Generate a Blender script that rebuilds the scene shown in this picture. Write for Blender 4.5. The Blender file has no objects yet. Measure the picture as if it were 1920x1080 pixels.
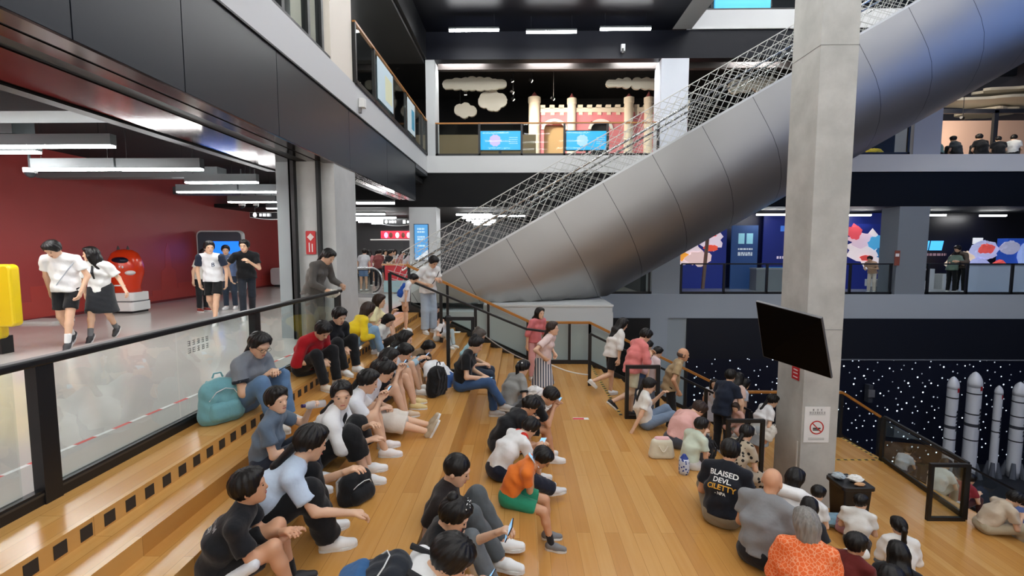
import bpy, math, random
import numpy as np
from mathutils import Vector, Matrix
from mathutils.bvhtree import BVHTree
random.seed(7)
sc = bpy.context.scene
C = sc.collection
PI = math.pi

# ---------------------------------------------------------------- camera
F_PX = 890.0; PITCH = math.atan(73/F_PX); YAW = math.atan(15/F_PX)
EYE = (0, 0, 1.55)
cd = bpy.data.cameras.new('camera'); cam = bpy.data.objects.new('camera', cd); C.objects.link(cam)
cd.sensor_width = 36; cd.lens = F_PX/1920*36; cd.clip_end = 200; cd.clip_start = .05
cam.location = EYE; cam.rotation_euler = (PI/2-PITCH, 0, YAW)
sc.camera = cam
# ---------------------------------------------------------------- colour, exposure, world
sc.view_settings.view_transform = 'Standard'; sc.view_settings.look = 'None'
sc.view_settings.gamma = 1; sc.view_settings.use_curve_mapping = False
sc.view_settings.exposure = -0.08
w = bpy.data.worlds.new('world'); sc.world = w; w.use_nodes = True
w.node_tree.nodes['Background'].inputs[0].default_value = (.75, .85, 1, 1)
w.node_tree.nodes['Background'].inputs[1].default_value = .35
STRIP_ATRIUM = 58      # strength of the hanging atrium strips
STRIP_HALL = 47        # strength of the strips under the side gallery
STRIP_ROOM = 26        # strips in the rooms behind the back wall

# ---------------------------------------------------------------- helpers
def lin(c):
    if isinstance(c, str):
        c = [int(c[i:i+2], 16)/255 for i in (0, 2, 4)]
    return [x/12.92 if x <= .04045 else ((x+.055)/1.055)**2.4 for x in c]
_M = {}
def M(col, rough=.6, metal=0, emis=0, alpha=1, spec=.5, bump=0, bscale=40, trans=0, var=0, sheen=0, sss=0):
    key = (str(col), rough, metal, emis, alpha, spec, bump, bscale, trans, var, sheen, sss)
    if key in _M: return _M[key]
    m = bpy.data.materials.new('surface'); m.use_nodes = True
    nt = m.node_tree; b = nt.nodes['Principled BSDF']
    c = lin(col)
    b.inputs['Base Color'].default_value = (*c, 1)
    b.inputs['Roughness'].default_value = rough; b.inputs['Metallic'].default_value = metal
    b.inputs['Specular IOR Level'].default_value = spec
    if alpha < 1: b.inputs['Alpha'].default_value = alpha
    if trans: b.inputs['Transmission Weight'].default_value = trans
    if sheen: b.inputs['Sheen Weight'].default_value = sheen
    if sss:
        b.inputs['Subsurface Weight'].default_value = sss
        b.inputs['Subsurface Radius'].default_value = (1, .4, .25); b.inputs['Subsurface Scale'].default_value = .01
    if emis:
        b.inputs['Emission Color'].default_value = (*c, 1); b.inputs['Emission Strength'].default_value = emis
    if bump or var:
        tc = nt.nodes.new('ShaderNodeTexCoord'); nz = nt.nodes.new('ShaderNodeTexNoise')
        nz.inputs['Scale'].default_value = bscale; nz.inputs['Detail'].default_value = 3
        nt.links.new(tc.outputs['Object'], nz.inputs['Vector'])
        if bump:
            bp = nt.nodes.new('ShaderNodeBump'); bp.inputs['Strength'].default_value = bump; bp.inputs['Distance'].default_value = .02
            nt.links.new(nz.outputs['Fac'], bp.inputs['Height']); nt.links.new(bp.outputs['Normal'], b.inputs['Normal'])
        if var:
            mx = nt.nodes.new('ShaderNodeMix'); mx.data_type = 'RGBA'
            mx.inputs[6].default_value = (*[x*(1-var) for x in c], 1); mx.inputs[7].default_value = (*[min(1, x*(1+var)) for x in c], 1)
            nt.links.new(nz.outputs['Fac'], mx.inputs[0]); nt.links.new(mx.outputs[2], b.inputs['Base Color'])
    _M[key] = m
    return m
def tag(o, label=None, cat=None, group=None, kind=None):
    if label: o['label'] = label
    if cat: o['category'] = cat
    if group: o['group'] = group
    if kind: o['kind'] = kind
    return o
def woff(p):
    v = Vector((0, 0, 0))
    while p: v = v+p.location; p = p.parent
    return v
def thing(name, loc, label=None, cat=None, group=None):
    o = bpy.data.objects.new(name, None); C.objects.link(o); o.location = loc
    o.empty_display_size = .1
    return tag(o, label, cat, group)
class MB:
    def __init__(s): s.v = []; s.f = []; s.mi = []; s.cur = 0
    def add(s, vs, fs):
        n = len(s.v); s.v += [tuple(v) for v in vs]
        for f in fs: s.f.append(tuple(i+n for i in f)); s.mi.append(s.cur)
        return s
    def box(s, x0, y0, z0, x1, y1, z1):
        x0, x1 = sorted((x0, x1)); y0, y1 = sorted((y0, y1)); z0, z1 = sorted((z0, z1))
        return s.add([(x, y, z) for x in (x0, x1) for y in (y0, y1) for z in (z0, z1)],
                     [(0, 1, 3, 2), (4, 6, 7, 5), (0, 4, 5, 1), (2, 3, 7, 6), (0, 2, 6, 4), (1, 5, 7, 3)])
    def rbox(s, x0, y0, z0, x1, y1, z1, r=.02, n=4, axis='z'):
        # box with rounded corners seen along an axis
        def corner(a0, a1, b0, b1):
            out = []
            for (ca, cb, t0) in ((a1-r, b1-r, 0), (a0+r, b1-r, PI/2), (a0+r, b0+r, PI), (a1-r, b0+r, 1.5*PI)):
                for i in range(n+1):
                    t = t0+PI/2*i/n; out.append((ca+r*math.cos(t), cb+r*math.sin(t)))
            return out
        if axis == 'z': return s.prism([(a, b) for a, b in corner(x0, x1, y0, y1)], 'z', z0, z1)
        if axis == 'y': return s.prism([(a, b) for a, b in corner(x0, x1, z0, z1)], 'y', y0, y1)
        return s.prism([(a, b) for a, b in corner(y0, y1, z0, z1)], 'x', x0, x1)
    def prism(s, poly, axis, a0, a1):
        n = len(poly)
        def p(a, b, c): return {'z': (a, b, c), 'y': (a, c, b), 'x': (c, a, b)}[axis]
        vs = [p(a, b, a0) for a, b in poly]+[p(a, b, a1) for a, b in poly]
        fs = [tuple(range(n)), tuple(range(2*n-1, n-1, -1))]+[(i, i+n, (i+1) % n+n, (i+1) % n) for i in range(n)]
        return s.add(vs, fs)
    def tube(s, pts, r, n=8, closed=False):
        pts = [Vector(p) for p in pts]; k = len(pts)
        rs = r if isinstance(r, (list, tuple)) else [r]*k
        up = None; vs = []
        for i, p in enumerate(pts):
            d = (pts[min(i+1, k-1)]-pts[max(i-1, 0)]).normalized()
            if up is None:
                up = Vector((0, 0, 1)) if abs(d.z) < .9 else Vector((1, 0, 0))
            a = d.cross(up).normalized(); b = a.cross(d).normalized(); up = b
            for j in range(n):
                t = 2*PI*j/n; vs.append(p+a*rs[i]*math.cos(t)+b*rs[i]*math.sin(t))
        fs = [(i*n+j, i*n+(j+1) % n, (i+1)*n+(j+1) % n, (i+1)*n+j) for i in range(k-1) for j in range(n)]
        fs += [tuple(range(n-1, -1, -1)), tuple((k-1)*n+j for j in range(n))]
        return s.add(vs, fs)
    def bar(s, a, b, wd, h):
        # rectangular bar between two points: wd across, h along the upward side
        a = Vector(a); b = Vector(b); d = (b-a).normalized()
        up = Vector((0, 0, 1)) if abs(d.z) < .95 else Vector((0, 1, 0))
        sd = d.cross(up).normalized()*wd/2; u = sd.cross(d).normalized()*h/2
        vs = [p+i*sd+j*u for p in (a, b) for i, j in ((-1, -1), (1, -1), (1, 1), (-1, 1))]
        return s.add(vs, [(3, 2, 1, 0), (4, 5, 6, 7), (0, 1, 5, 4), (1, 2, 6, 5), (2, 3, 7, 6), (3, 0, 4, 7)])
    def lathe(s, prof, c=(0, 0, 0), n=20):
        vs = [(c[0]+r*math.cos(2*PI*j/n), c[1]+r*math.sin(2*PI*j/n), c[2]+z) for r, z in prof for j in range(n)]
        k = len(prof)
        fs = [(i*n+j, i*n+(j+1) % n, (i+1)*n+(j+1) % n, (i+1)*n+j) for i in range(k-1) for j in range(n)]
        fs += [tuple(range(n-1, -1, -1)), tuple((k-1)*n+j for j in range(n))]
        return s.add(vs, fs)
    def ell(s, c, r, n=12, m=8):
        prof = [(max(1e-4, math.sin(PI*i/m)), -math.cos(PI*i/m)) for i in range(m+1)]
        vs = [(c[0]+r[0]*a*math.cos(2*PI*j/n), c[1]+r[1]*a*math.sin(2*PI*j/n), c[2]+r[2]*z) for a, z in prof for j in range(n)]
        fs = [(i*n+j, i*n+(j+1) % n, (i+1)*n+(j+1) % n, (i+1)*n+j) for i in range(m) for j in range(n)]
        return s.add(vs, fs)
    def build(s, name, mat, parent=None, label=None, cat=None, group=None, kind=None, smooth=False, bevel=0):
        off = woff(parent) if parent else Vector((0, 0, 0))
        me = bpy.data.meshes.new(name)
        me.from_pydata([tuple(Vector(v)-off) for v in s.v], [], s.f)
        mats = mat if isinstance(mat, (list, tuple)) else [mat]
        for m in mats: me.materials.append(m)
        if len(mats) > 1: me.polygons.foreach_set('material_index', s.mi)
        if smooth: me.polygons.foreach_set('use_smooth', [True]*len(me.polygons))
        me.update()
        o = bpy.data.objects.new(name, me); C.objects.link(o)
        if parent: o.parent = parent
        if bevel:
            md = o.modifiers.new('edge', 'BEVEL'); md.width = bevel; md.segments = 2; md.limit_method = 'ANGLE'
        if smooth == 'auto' or bevel:
            try:
                for p in me.polygons: p.use_smooth = False
            except Exception: pass
        return tag(o, label, cat, group, kind)
def box(name, mat, b, **k): return MB().box(*b).build(name, mat, **k)
def struct(name, mat, *bs, **k):
    m = MB()
    for b in bs: m.box(*b)
    return m.build(name, mat, kind='structure', **k)
def ray(u, v):
    x = (u-960)/F_PX; y = (540-v)/F_PX
    fy = math.cos(PITCH)+y*math.sin(PITCH); fz = -math.sin(PITCH)+y*math.cos(PITCH)
    return Vector((x*math.cos(YAW)-fy*math.sin(YAW), x*math.sin(YAW)+fy*math.cos(YAW), fz))
def at_z(u, v, z):
    d = ray(u, v); return Vector(EYE)+d*((z-EYE[2])/d.z)
def at_y(u, v, y):
    d = ray(u, v); return Vector(EYE)+d*(y/d.y)
def text(s, name, mat, parent, loc, size, rot=(PI/2, 0, 0), depth=.002, **k):
    cu = bpy.data.curves.new('lettering', 'FONT'); cu.body = s; cu.size = size; cu.extrude = depth; cu.align_x = 'CENTER'; cu.align_y = 'CENTER'
    o = bpy.data.objects.new('lettering', cu); C.objects.link(o)
    dg = bpy.context.evaluated_depsgraph_get(); me = bpy.data.meshes.new_from_object(o.evaluated_get(dg))
    bpy.data.objects.remove(o); me.materials.clear(); me.materials.append(mat)
    t = bpy.data.objects.new(name, me); C.objects.link(t)
    t.location = Vector(loc)-(woff(parent) if parent else Vector((0, 0, 0))); t.rotation_euler = rot
    if parent: t.parent = parent
    return tag(t, **k) if k else t
def glyph(mb, x, y, s, rnd, put):
    """one square of invented brush strokes standing for a character too blurred to read"""
    for i in range(3):
        yy = y-s*.42+s*.84*i/2; put(mb, x-s*.4, yy-s*.05, x+s*.4, yy+s*.05)
    for i in range(rnd.choice((1, 2))):
        xx = x+(rnd.random()-.5)*s*.7; put(mb, xx-s*.06, y-s*.45, xx+s*.06, y+s*.45)

# ---------------------------------------------------------------- node materials
def wood_mat(col=('C6904C', 'B37C3C', 'D4A562'), rough=.21, along='y', pw=.14, pl=1.9):
    m = bpy.data.materials.new('oak boards'); m.use_nodes = True
    nt = m.node_tree; b = nt.nodes['Principled BSDF']; L = nt.links.new
    tc = nt.nodes.new('ShaderNodeTexCoord'); mp = nt.nodes.new('ShaderNodeMapping')
    if along == 'y': mp.inputs['Rotation'].default_value = (0, 0, PI/2)
    br = nt.nodes.new('ShaderNodeTexBrick')
    br.inputs['Scale'].default_value = 1; br.inputs['Brick Width'].default_value = pl; br.inputs['Row Height'].default_value = pw
    br.inputs['Mortar Size'].default_value = .0016; br.inputs['Bias'].default_value = 0; br.offset = .37
    br.inputs['Color1'].default_value = (0, 0, 0, 1); br.inputs['Color2'].default_value = (1, 1, 1, 1); br.inputs['Mortar'].default_value = (.2, .2, .2, 1)
    L(tc.outputs['Object'], mp.inputs[0]); L(mp.outputs[0], br.inputs['Vector'])
    nz = nt.nodes.new('ShaderNodeTexNoise'); mp2 = nt.nodes.new('ShaderNodeMapping')
    mp2.inputs['Scale'].default_value = (18, .9, 3) if along == 'y' else (.9, 18, 3)
    L(tc.outputs['Object'], mp2.inputs[0]); L(mp2.outputs[0], nz.inputs['Vector']); nz.inputs['Scale'].default_value = 1.6; nz.inputs['Detail'].default_value = 5
    r = nt.nodes.new('ShaderNodeValToRGB'); e = r.color_ramp.elements
    e[0].color = (*lin(col[1]), 1); e[1].color = (*lin(col[2]), 1); e.new(.5).color = (*lin(col[0]), 1)
    ad = nt.nodes.new('ShaderNodeMath'); ad.operation = 'MULTIPLY_ADD'; ad.inputs[1].default_value = .55
    sub = nt.nodes.new('ShaderNodeMath'); sub.operation = 'MULTIPLY'; sub.inputs[1].default_value = .5
    L(nz.outputs['Fac'], sub.inputs[0]); L(br.outputs['Color'], ad.inputs[0]); L(sub.outputs[0], ad.inputs[2]); L(ad.outputs[0], r.inputs[0])
    mx = nt.nodes.new('ShaderNodeMix'); mx.data_type = 'RGBA'; mx.inputs[7].default_value = (*lin('7A5428'), 1)
    mu = nt.nodes.new('ShaderNodeMath'); mu.operation = 'MULTIPLY'; mu.inputs[1].default_value = .55
    L(br.outputs['Fac'], mu.inputs[0]); L(mu.outputs[0], mx.inputs[0]); L(r.outputs[0], mx.inputs[6]); L(mx.outputs[2], b.inputs['Base Color'])
    b.inputs['Roughness'].default_value = rough; b.inputs['Specular IOR Level'].default_value = .45
    return m
def concrete_mat(c1='AEB0AE', c2='9C9E9B', rough=.6, scale=1.2):
    m = bpy.data.materials.new('fair faced concrete'); m.use_nodes = True
    nt = m.node_tree; b = nt.nodes['Principled BSDF']; L = nt.links.new
    tc = nt.nodes.new('ShaderNodeTexCoord'); nz = nt.nodes.new('ShaderNodeTexNoise'); nz.inputs['Scale'].default_value = scale; nz.inputs['Detail'].default_value = 8; nz.inputs['Roughness'].default_value = .62
    L(tc.outputs['Object'], nz.inputs['Vector'])
    r = nt.nodes.new('ShaderNodeValToRGB'); e = r.color_ramp.elements; e[0].position = .35; e[1].position = .68
    e[0].color = (*lin(c2), 1); e[1].color = (*lin(c1), 1)
    L(nz.outputs['Fac'], r.inputs[0]); L(r.outputs[0], b.inputs['Base Color']); b.inputs['Roughness'].default_value = rough
    n2 = nt.nodes.new('ShaderNodeTexNoise'); n2.inputs['Scale'].default_value = 30; L(tc.outputs['Object'], n2.inputs['Vector'])
    bp = nt.nodes.new('ShaderNodeBump'); bp.inputs['Strength'].default_value = .08; bp.inputs['Distance'].default_value = .01
    L(n2.outputs['Fac'], bp.inputs['Height']); L(bp.outputs[0], b.inputs['Normal'])
    return m
def steel_mat():
    m = bpy.data.materials.new('brushed steel cladding'); m.use_nodes = True
    nt = m.node_tree; b = nt.nodes['Principled BSDF']; L = nt.links.new
    tc = nt.nodes.new('ShaderNodeTexCoord'); sp = nt.nodes.new('ShaderNodeSeparateXYZ'); L(tc.outputs['Object'], sp.inputs[0])
    a = nt.nodes.new('ShaderNodeMath'); a.operation = 'MULTIPLY_ADD'; a.inputs[1].default_value = .58
    L(sp.outputs['Z'], a.inputs[0]); L(sp.outputs['X'], a.inputs[2])
    md = nt.nodes.new('ShaderNodeMath'); md.operation = 'PINGPONG'; md.inputs[1].default_value = .8; L(a.outputs[0], md.inputs[0])
    lt = nt.nodes.new('ShaderNodeMath'); lt.operation = 'LESS_THAN'; lt.inputs[1].default_value = .008; L(md.outputs[0], lt.inputs[0])
    nz = nt.nodes.new('ShaderNodeTexNoise'); nz.inputs['Scale'].default_value = 1.1; nz.inputs['Detail'].default_value = 2; L(tc.outputs['Object'], nz.inputs['Vector'])
    mx = nt.nodes.new('ShaderNodeMix'); mx.data_type = 'RGBA'; mx.inputs[6].default_value = (.42, .415, .40, 1); mx.inputs[7].default_value = (.10, .10, .10, 1)
    L(lt.outputs[0], mx.inputs[0]); L(mx.outputs[2], b.inputs['Base Color'])
    b.inputs['Metallic'].default_value = .8
    mr = nt.nodes.new('ShaderNodeMapRange'); mr.inputs[3].default_value = .36; mr.inputs[4].default_value = .46; L(nz.outputs['Fac'], mr.inputs[0]); L(mr.outputs[0], b.inputs['Roughness'])
    bp = nt.nodes.new('ShaderNodeBump'); bp.inputs['Strength'].default_value = .25; bp.inputs['Distance'].default_value = .06
    L(nz.outputs['Fac'], bp.inputs['Height']); L(bp.outputs[0], b.inputs['Normal'])
    return m
def glass_mat(tint=(.93, .96, .95), gloss=.018):
    m = bpy.data.materials.new('clear glass'); m.use_nodes = True
    nt = m.node_tree; nt.nodes.clear(); L = nt.links.new
    o = nt.nodes.new('ShaderNodeOutputMaterial'); t = nt.nodes.new('ShaderNodeBsdfTransparent'); t.inputs[0].default_value = (*tint, 1)
    g = nt.nodes.new('ShaderNodeBsdfGlossy'); g.inputs['Roughness'].default_value = .02
    f = nt.nodes.new('ShaderNodeFresnel'); f.inputs['IOR'].default_value = 1.45
    mm = nt.nodes.new('ShaderNodeMath'); mm.operation = 'MULTIPLY'; mm.inputs[1].default_value = gloss*8; mm.use_clamp = True
    mx = nt.nodes.new('ShaderNodeMixShader'); L(f.outputs[0], mm.inputs[0]); L(mm.outputs[0], mx.inputs[0]); L(t.outputs[0], mx.inputs[1]); L(g.outputs[0], mx.inputs[2]); L(mx.outputs[0], o.inputs[0])
    return m
WOOD = wood_mat(); CONC = concrete_mat(); STEEL = steel_mat(); GLASS = glass_mat()
BLACK = M('141415', .45); SATIN = M('1B1D20', .38); OAKRAIL = M('A86F2C', .4, bump=.1, bscale=20)
GREYW = M('8F979B', .62, bump=.03); LIGHTW = M('D3D5D5', .6); DARKB = M('060709', .55, spec=.2); NAVY = M('0D1220', .3)
WHITE = M('F1F1EE', .5); LAMP = {}
def lamp_mat(s, c='FFFFFF'):
    return M(c, .5, emis=s)
ZL0, ZA, ZB, ZC, ZD1, ZD2, ZD3, ZE, ZG = 0, -.48, -.87, -1.25, -1.70, -2.15, -2.60, -3.05, -5.9
BACK = 16.3
# ================================================================ the setting
def terr_floor(name, polys, mat): pass
YN = -3.0; YS = 7.75; YF = 11.55       # near end, side of the stairway, far end of the stairway
# upper floor of polished stone
def stone_mat():
    m = bpy.data.materials.new('polished grey floor'); m.use_nodes = True
    nt = m.node_tree; b = nt.nodes['Principled BSDF']; L = nt.links.new
    tc = nt.nodes.new('ShaderNodeTexCoord'); nz = nt.nodes.new('ShaderNodeTexNoise'); nz.inputs['Scale'].default_value = .9; nz.inputs['Detail'].default_value = 5
    L(tc.outputs['Object'], nz.inputs['Vector']); r = nt.nodes.new('ShaderNodeValToRGB'); e = r.color_ramp.elements
    e[0].color = (*lin('C9C5BF'), 1); e[1].color = (*lin('D9D5CE'), 1); L(nz.outputs['Fac'], r.inputs[0]); L(r.outputs[0], b.inputs['Base Color'])
    b.inputs['Roughness'].default_value = .13; b.inputs['Specular IOR Level'].default_value = .6
    return m
STONE = stone_mat()
struct('floor', STONE, (-14, YN, -.4, -2.93, 32, 0), (-2.93, YF, -.4, -2.75, 32, 0), (-2.75, 13.9, -.4, 2.29, BACK, 0), (-2.75, BACK, -.4, 20, 32, 0))
# the stepped oak seating: one board-clad bleacher
XS = [-2.48, -2.2, -1.9, -1.58]; ZS = [0, -.12, -.24, -.36, ZA]
m = MB()
def lvl(x0, x1, y0, y1, z, zb=-6.2): m.box(x0, y0, zb, x1, y1, z)
lvl(-2.93, XS[0], YN, YF, 0)
for i in range(3): lvl(XS[i], XS[i+1], YN, YF, ZS[i+1])
lvl(XS[3], -.71, YN, YS, ZA); lvl(-.71, .148, YN, YS, ZB); lvl(.148, 2.32, YN, YS, ZC)
lvl(2.32, 3.13, YN, YS, ZD1); lvl(3.13, 3.94, YN, YS, ZD2); lvl(3.94, 4.75, YN, YS, ZD3); lvl(4.75, 7.92, YN, YS, ZE)
# the stairway beside it, small risers
xs = [-1.58, -1.29, -1.0, -.71, -.42, -.14, .148]; zs = [ZA, -.60, -.73, -.86, -.99, -1.12, ZC]
for i in range(6): lvl(xs[i], xs[i+1], YS, YF, zs[i])
lvl(.148, 1.74, YS, YF, ZC)
n = 15
for i in range(n): lvl(1.74+.245*i, 1.74+.245*(i+1), YS, YF, ZC-(i+1)*1.8/n*(1 if i < n-1 else 1))
xe = 1.74+.245*n
lvl(xe, 7.92, YS, YF, ZE)
# tiers and stair below the landing
for i in range(6): lvl(7.92+.83*i, 7.92+.83*(i+1), YN, YS, ZE-.46*(i+1), -6.3)
for i in range(12): lvl(7.92+.42*i, 7.92+.42*(i+1), YS, YF, ZE-.23*(i+1), -6.3)
m.build('floor', WOOD, kind='structure')
# dark nosing line of hazard tape squares
tp = MB()
y = -2.6
while y < 11.3:
    tp.box(XS[0]-.005, y, -.105, XS[0]+.003, y+.075, -.028); y += .155
for (x, z, y0, y1) in ((1.735, ZC, 7.85, 11.4),):
    y = y0
    while y < y1: tp.box(x-.05, y, z-.0, x+.002, y+.07, z+.003); y += .15
y = 10.25
x = 5.6
while x < 7.9: tp.box(x, 10.15, ZE, x+.07, 10.2, ZE+.004); x += .15
y = 8.9
while y < 11.4: tp.box(7.85, y, ZE, 7.9, y+.07, ZE+.004); y += .15
tp.build('floor_marking', M('2A2622', .6), kind='structure')
ty = MB(); ty.box(1.68, 7.85, ZC, 1.738, 11.4, ZC+.002); ty.box(5.6, 10.14, ZE, 7.9, 10.21, ZE+.002); ty.box(7.84, 8.9, ZE, 7.91, 11.4, ZE+.002)
ty.build('floor_marking', M('C9A44A', .6), kind='structure')
# red and white tape on the polished floor
a = MB(); b = MB()
for (x0, yy0, x1, yy1) in ((-3.75, -1, -3.25, 9.2), (-3.08, 2.2, -3.05, 9.2)):
    k = 60
    for i in range(k):
        t = (a if i % 2 else b); p = Vector((x0, yy0, 0)).lerp((x1, yy1, 0), i/k); q = Vector((x0, yy0, 0)).lerp((x1, yy1, 0), (i+1)/k)
        t.add([(p.x-.02, p.y, .002), (p.x+.02, p.y, .002), (q.x+.02, q.y, .002), (q.x-.02, q.y, .002)], [(0, 1, 2, 3)])
a.build('floor_marking', M('D8453C', .5), kind='structure'); b.build('floor_marking', M('EDEDEA', .5), kind='structure')
struct('floor', M('23262C', .4), (7, YN, -6.4, 26, 20, ZG), (-1, YF, -6.4, 7, 20, ZG))
# columns and beams
struct('column', M('ECE4D6', .6), (-3.8, 8.13, 4.67, -3.15, 9.16, 12))
struct('column', concrete_mat('C9CBC8', 'B6B8B5'), (-3.8, 8.13, 0, -3.155, 9.16, 3.03))
cr = concrete_mat('CBCBC5', 'B3B4AE', .62, 1.6)
struct('column', cr, (4.95, 8.2, -3.05, 5.57, 9.03, 14))
struct('column_trim', M('8B8D8B', .7), (4.945, 8.195, .16, 5.575, 9.035, .168), (4.945, 8.195, 4.9, 5.575, 9.035, 4.904))
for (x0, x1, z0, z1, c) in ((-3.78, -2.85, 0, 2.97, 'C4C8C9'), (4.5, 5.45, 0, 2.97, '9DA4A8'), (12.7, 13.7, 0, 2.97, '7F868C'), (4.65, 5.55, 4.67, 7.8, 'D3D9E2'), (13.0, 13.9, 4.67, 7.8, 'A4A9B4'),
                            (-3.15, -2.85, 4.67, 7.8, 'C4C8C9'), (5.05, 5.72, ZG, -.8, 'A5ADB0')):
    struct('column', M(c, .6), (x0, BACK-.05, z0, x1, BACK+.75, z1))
# back wall bands
struct('wall_back', LIGHTW, (-3.15, BACK-.1, 4.11, 17, BACK+.3, 4.67))
struct('wall_back', M('A9B1B8', .6), (2.29, BACK-.12, -.8, 20, BACK+.3, .02), (2.0, BACK-.12, -3, 5.05, BACK+.3, -.8))
struct('wall_back', DARKB, (-6, BACK-.05, 2.97, 20, BACK+.3, 4.11))
struct('wall_back', M('060A16', .5, spec=.25), (-6, BACK-.05, 7.8, 20, BACK+.3, 8.69))
struct('wall_back', LIGHTW, (5.55, BACK-.12, 8.69, 20, BACK+.3, 9.28))
struct('wall_back', M('0B0D11', .4), (3.0, BACK-.16, -3.1, 4.45, BACK-.1, -.8))
def star_mat():
    m = bpy.data.materials.new('starry panel'); m.use_nodes = True
    nt = m.node_tree; b = nt.nodes['Principled BSDF']; L = nt.links.new
    tc = nt.nodes.new('ShaderNodeTexCoord'); sp = nt.nodes.new('ShaderNodeSeparateXYZ'); cb = nt.nodes.new('ShaderNodeCombineXYZ')
    L(tc.outputs['Object'], sp.inputs[0]); L(sp.outputs['X'], cb.inputs['X']); L(sp.outputs['Z'], cb.inputs['Y'])
    vo = nt.nodes.new('ShaderNodeTexVoronoi'); vo.voronoi_dimensions = '2D'; vo.inputs['Scale'].default_value = 3.3; L(cb.outputs[0], vo.inputs['Vector'])
    lt = nt.nodes.new('ShaderNodeMath'); lt.operation = 'LESS_THAN'; L(vo.outputs['Distance'], lt.inputs[0])
    sc2 = nt.nodes.new('ShaderNodeSeparateColor'); L(vo.outputs['Color'], sc2.inputs[0])
    rr = nt.nodes.new('ShaderNodeMath'); rr.operation = 'MULTIPLY_ADD'; rr.inputs[1].default_value = .04; rr.inputs[2].default_value = .055; L(sc2.outputs[0], rr.inputs[0]); L(rr.outputs[0], lt.inputs[1])
    pw = nt.nodes.new('ShaderNodeMath'); pw.operation = 'POWER'; pw.inputs[1].default_value = 2.5; L(sc2.outputs[1], pw.inputs[0])
    mu = nt.nodes.new('ShaderNodeMath'); mu.operation = 'MULTIPLY_ADD'; mu.inputs[1].default_value = 3.2; mu.inputs[2].default_value = .35; L(pw.outputs[0], mu.inputs[0])
    m2 = nt.nodes.new('ShaderNodeMath'); m2.operation = 'MULTIPLY'; L(mu.outputs[0], m2.inputs[0]); L(lt.outputs[0], m2.inputs[1])
    b.inputs['Base Color'].default_value = (.004, .006, .018, 1); b.inputs['Roughness'].default_value = .4
    b.inputs['Emission Color'].default_value = (.75, .85, 1, 1); L(m2.outputs[0], b.inputs['Emission Strength'])
    return m
struct('wall_back', M('10141F', .45), (5.72, BACK-.11, -2.2, 20, BACK+.3, -.79))
struct('wall_back', star_mat(), (5.72, BACK-.1, -6, 22, BACK+.3, -2.2))
struct('trim_1', M('6E727A', .5), (10.2, BACK-.14, -2.24, 20, BACK-.1, -2.2))
struct('wall_right', M('1A1E26', .5), (21.5, YN, ZG, 21.8, BACK, 14))
# side gallery: dark clad fascia, pale slab edge, soffit
m = MB(); ys = [-3, -1.6, .2, 2.05, 3.42, 4.55, 6.3, 8.9, 11.4, 14.46]
for i in range(len(ys)-1): m.box(-3.3, ys[i]+.006, 3.02, -3.15, ys[i+1]-.006, 4.11)
m.build('wall_left', M('1C2129', .36), kind='structure')
struct('wall_left', M('0A0A0B', .6), (-3.29, -3, 3.03, -3.16, 14.44, 4.1))
struct('slab', LIGHTW, (-14, -3, 4.13, -3.13, BACK, 4.67)); struct('trim_2', BLACK, (-3.2, -3, 4.105, -3.125, BACK-.1, 4.13))
struct('slab', M('54585C', .5), (-3.13, 14.46, 4.0, -3.5, BACK, 4.13))
SOFF = M('5A4A46', .13, 1)
struct('ceiling_trim', SOFF, (-3.33, -3, 3.0, -3.15, 14.4, 3.016)); struct('ceiling_trim', SOFF, (-3.61, -3, 3.03, -3.44, 14.4, 3.045))
struct('ceiling_trim', SOFF, (-4.59, -3, 3.02, -3.80, 8.9, 3.035))
struct('ceiling_trim', M('0B0B0C', .5), (-3.8, -3, 3.04, -3.3, 14.4, 3.2), (-4.75, -3, 3.0, -4.59, 9, 3.25))
struct('ceiling', M('070708', .8), (-14, -3, 3.75, -3.3, BACK, 3.9))
struct('ceiling', M('0B0C0F', .7), (-14, BACK, 2.98, 20, 32, 3.1))
# red wall with painted skyline
RED = M('B44644', .45, var=.06, bscale=2)
struct('wall_left', RED, (-10.8, -3, 0, -10.5, 26, 3.75))
m = MB(); rnd = random.Random(3)
pts = [(7.8, 0)]; y = 7.8
towers = {9.0: 1.05, 9.12: 1.45, 13.7: 1.0, 14.9: 1.6}
while y < 22:
    h = .35+.25*math.sin(y*1.3)+.3*rnd.random(); wd = .25+.4*rnd.random()
    pts += [(y, h), (y+wd, h)]; y += wd
pts += [(22, 0)]
m.prism(pts, 'x', -10.5, -10.494)
for (yy, h) in ((14.0, 1.75), (16.9, 1.75), (12.0, .9)): m.prism([(yy-.35, 0), (yy-.28, .9), (yy-.13, 1.0), (yy-.1, h*.85), (yy, h), (yy+.1, h*.85), (yy+.13, 1.0), (yy+.28, .9), (yy+.35, 0)], 'x', -10.5, -10.493)
m.build('wall_marking', M('C24A42', .4), kind='structure')
struct('baseboard_left', M('7A2A2C', .5), (-10.5, -3, 0, -10.48, 26, .06))
struct('wall_back', M('6A6E70', .6), (-10.5, 26, 0, -6.4, 26.3, 3.0))
# hall behind the back columns
struct('wall_back', M('62666A', .5), (-6.4, 26, 0, 4.4, 26.3, 3.0)); struct('wall_right', M('3A3E42', .5), (4.3, 17, 0, 4.5, 26, 3.0))
# back rooms floor one, right: exhibition with navy wall
struct('wall_back', M('10143A', .4), (5.4, 19.2, 0, 11.9, 19.4, 3)); struct('wall_back', M('0B0C16', .5), (11.9, 19.6, 0, 22, 19.8, 3))
struct('floor', M('C3C6CA', .2), (4.5, BACK, 0, 20, 19.6, .02))
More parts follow.
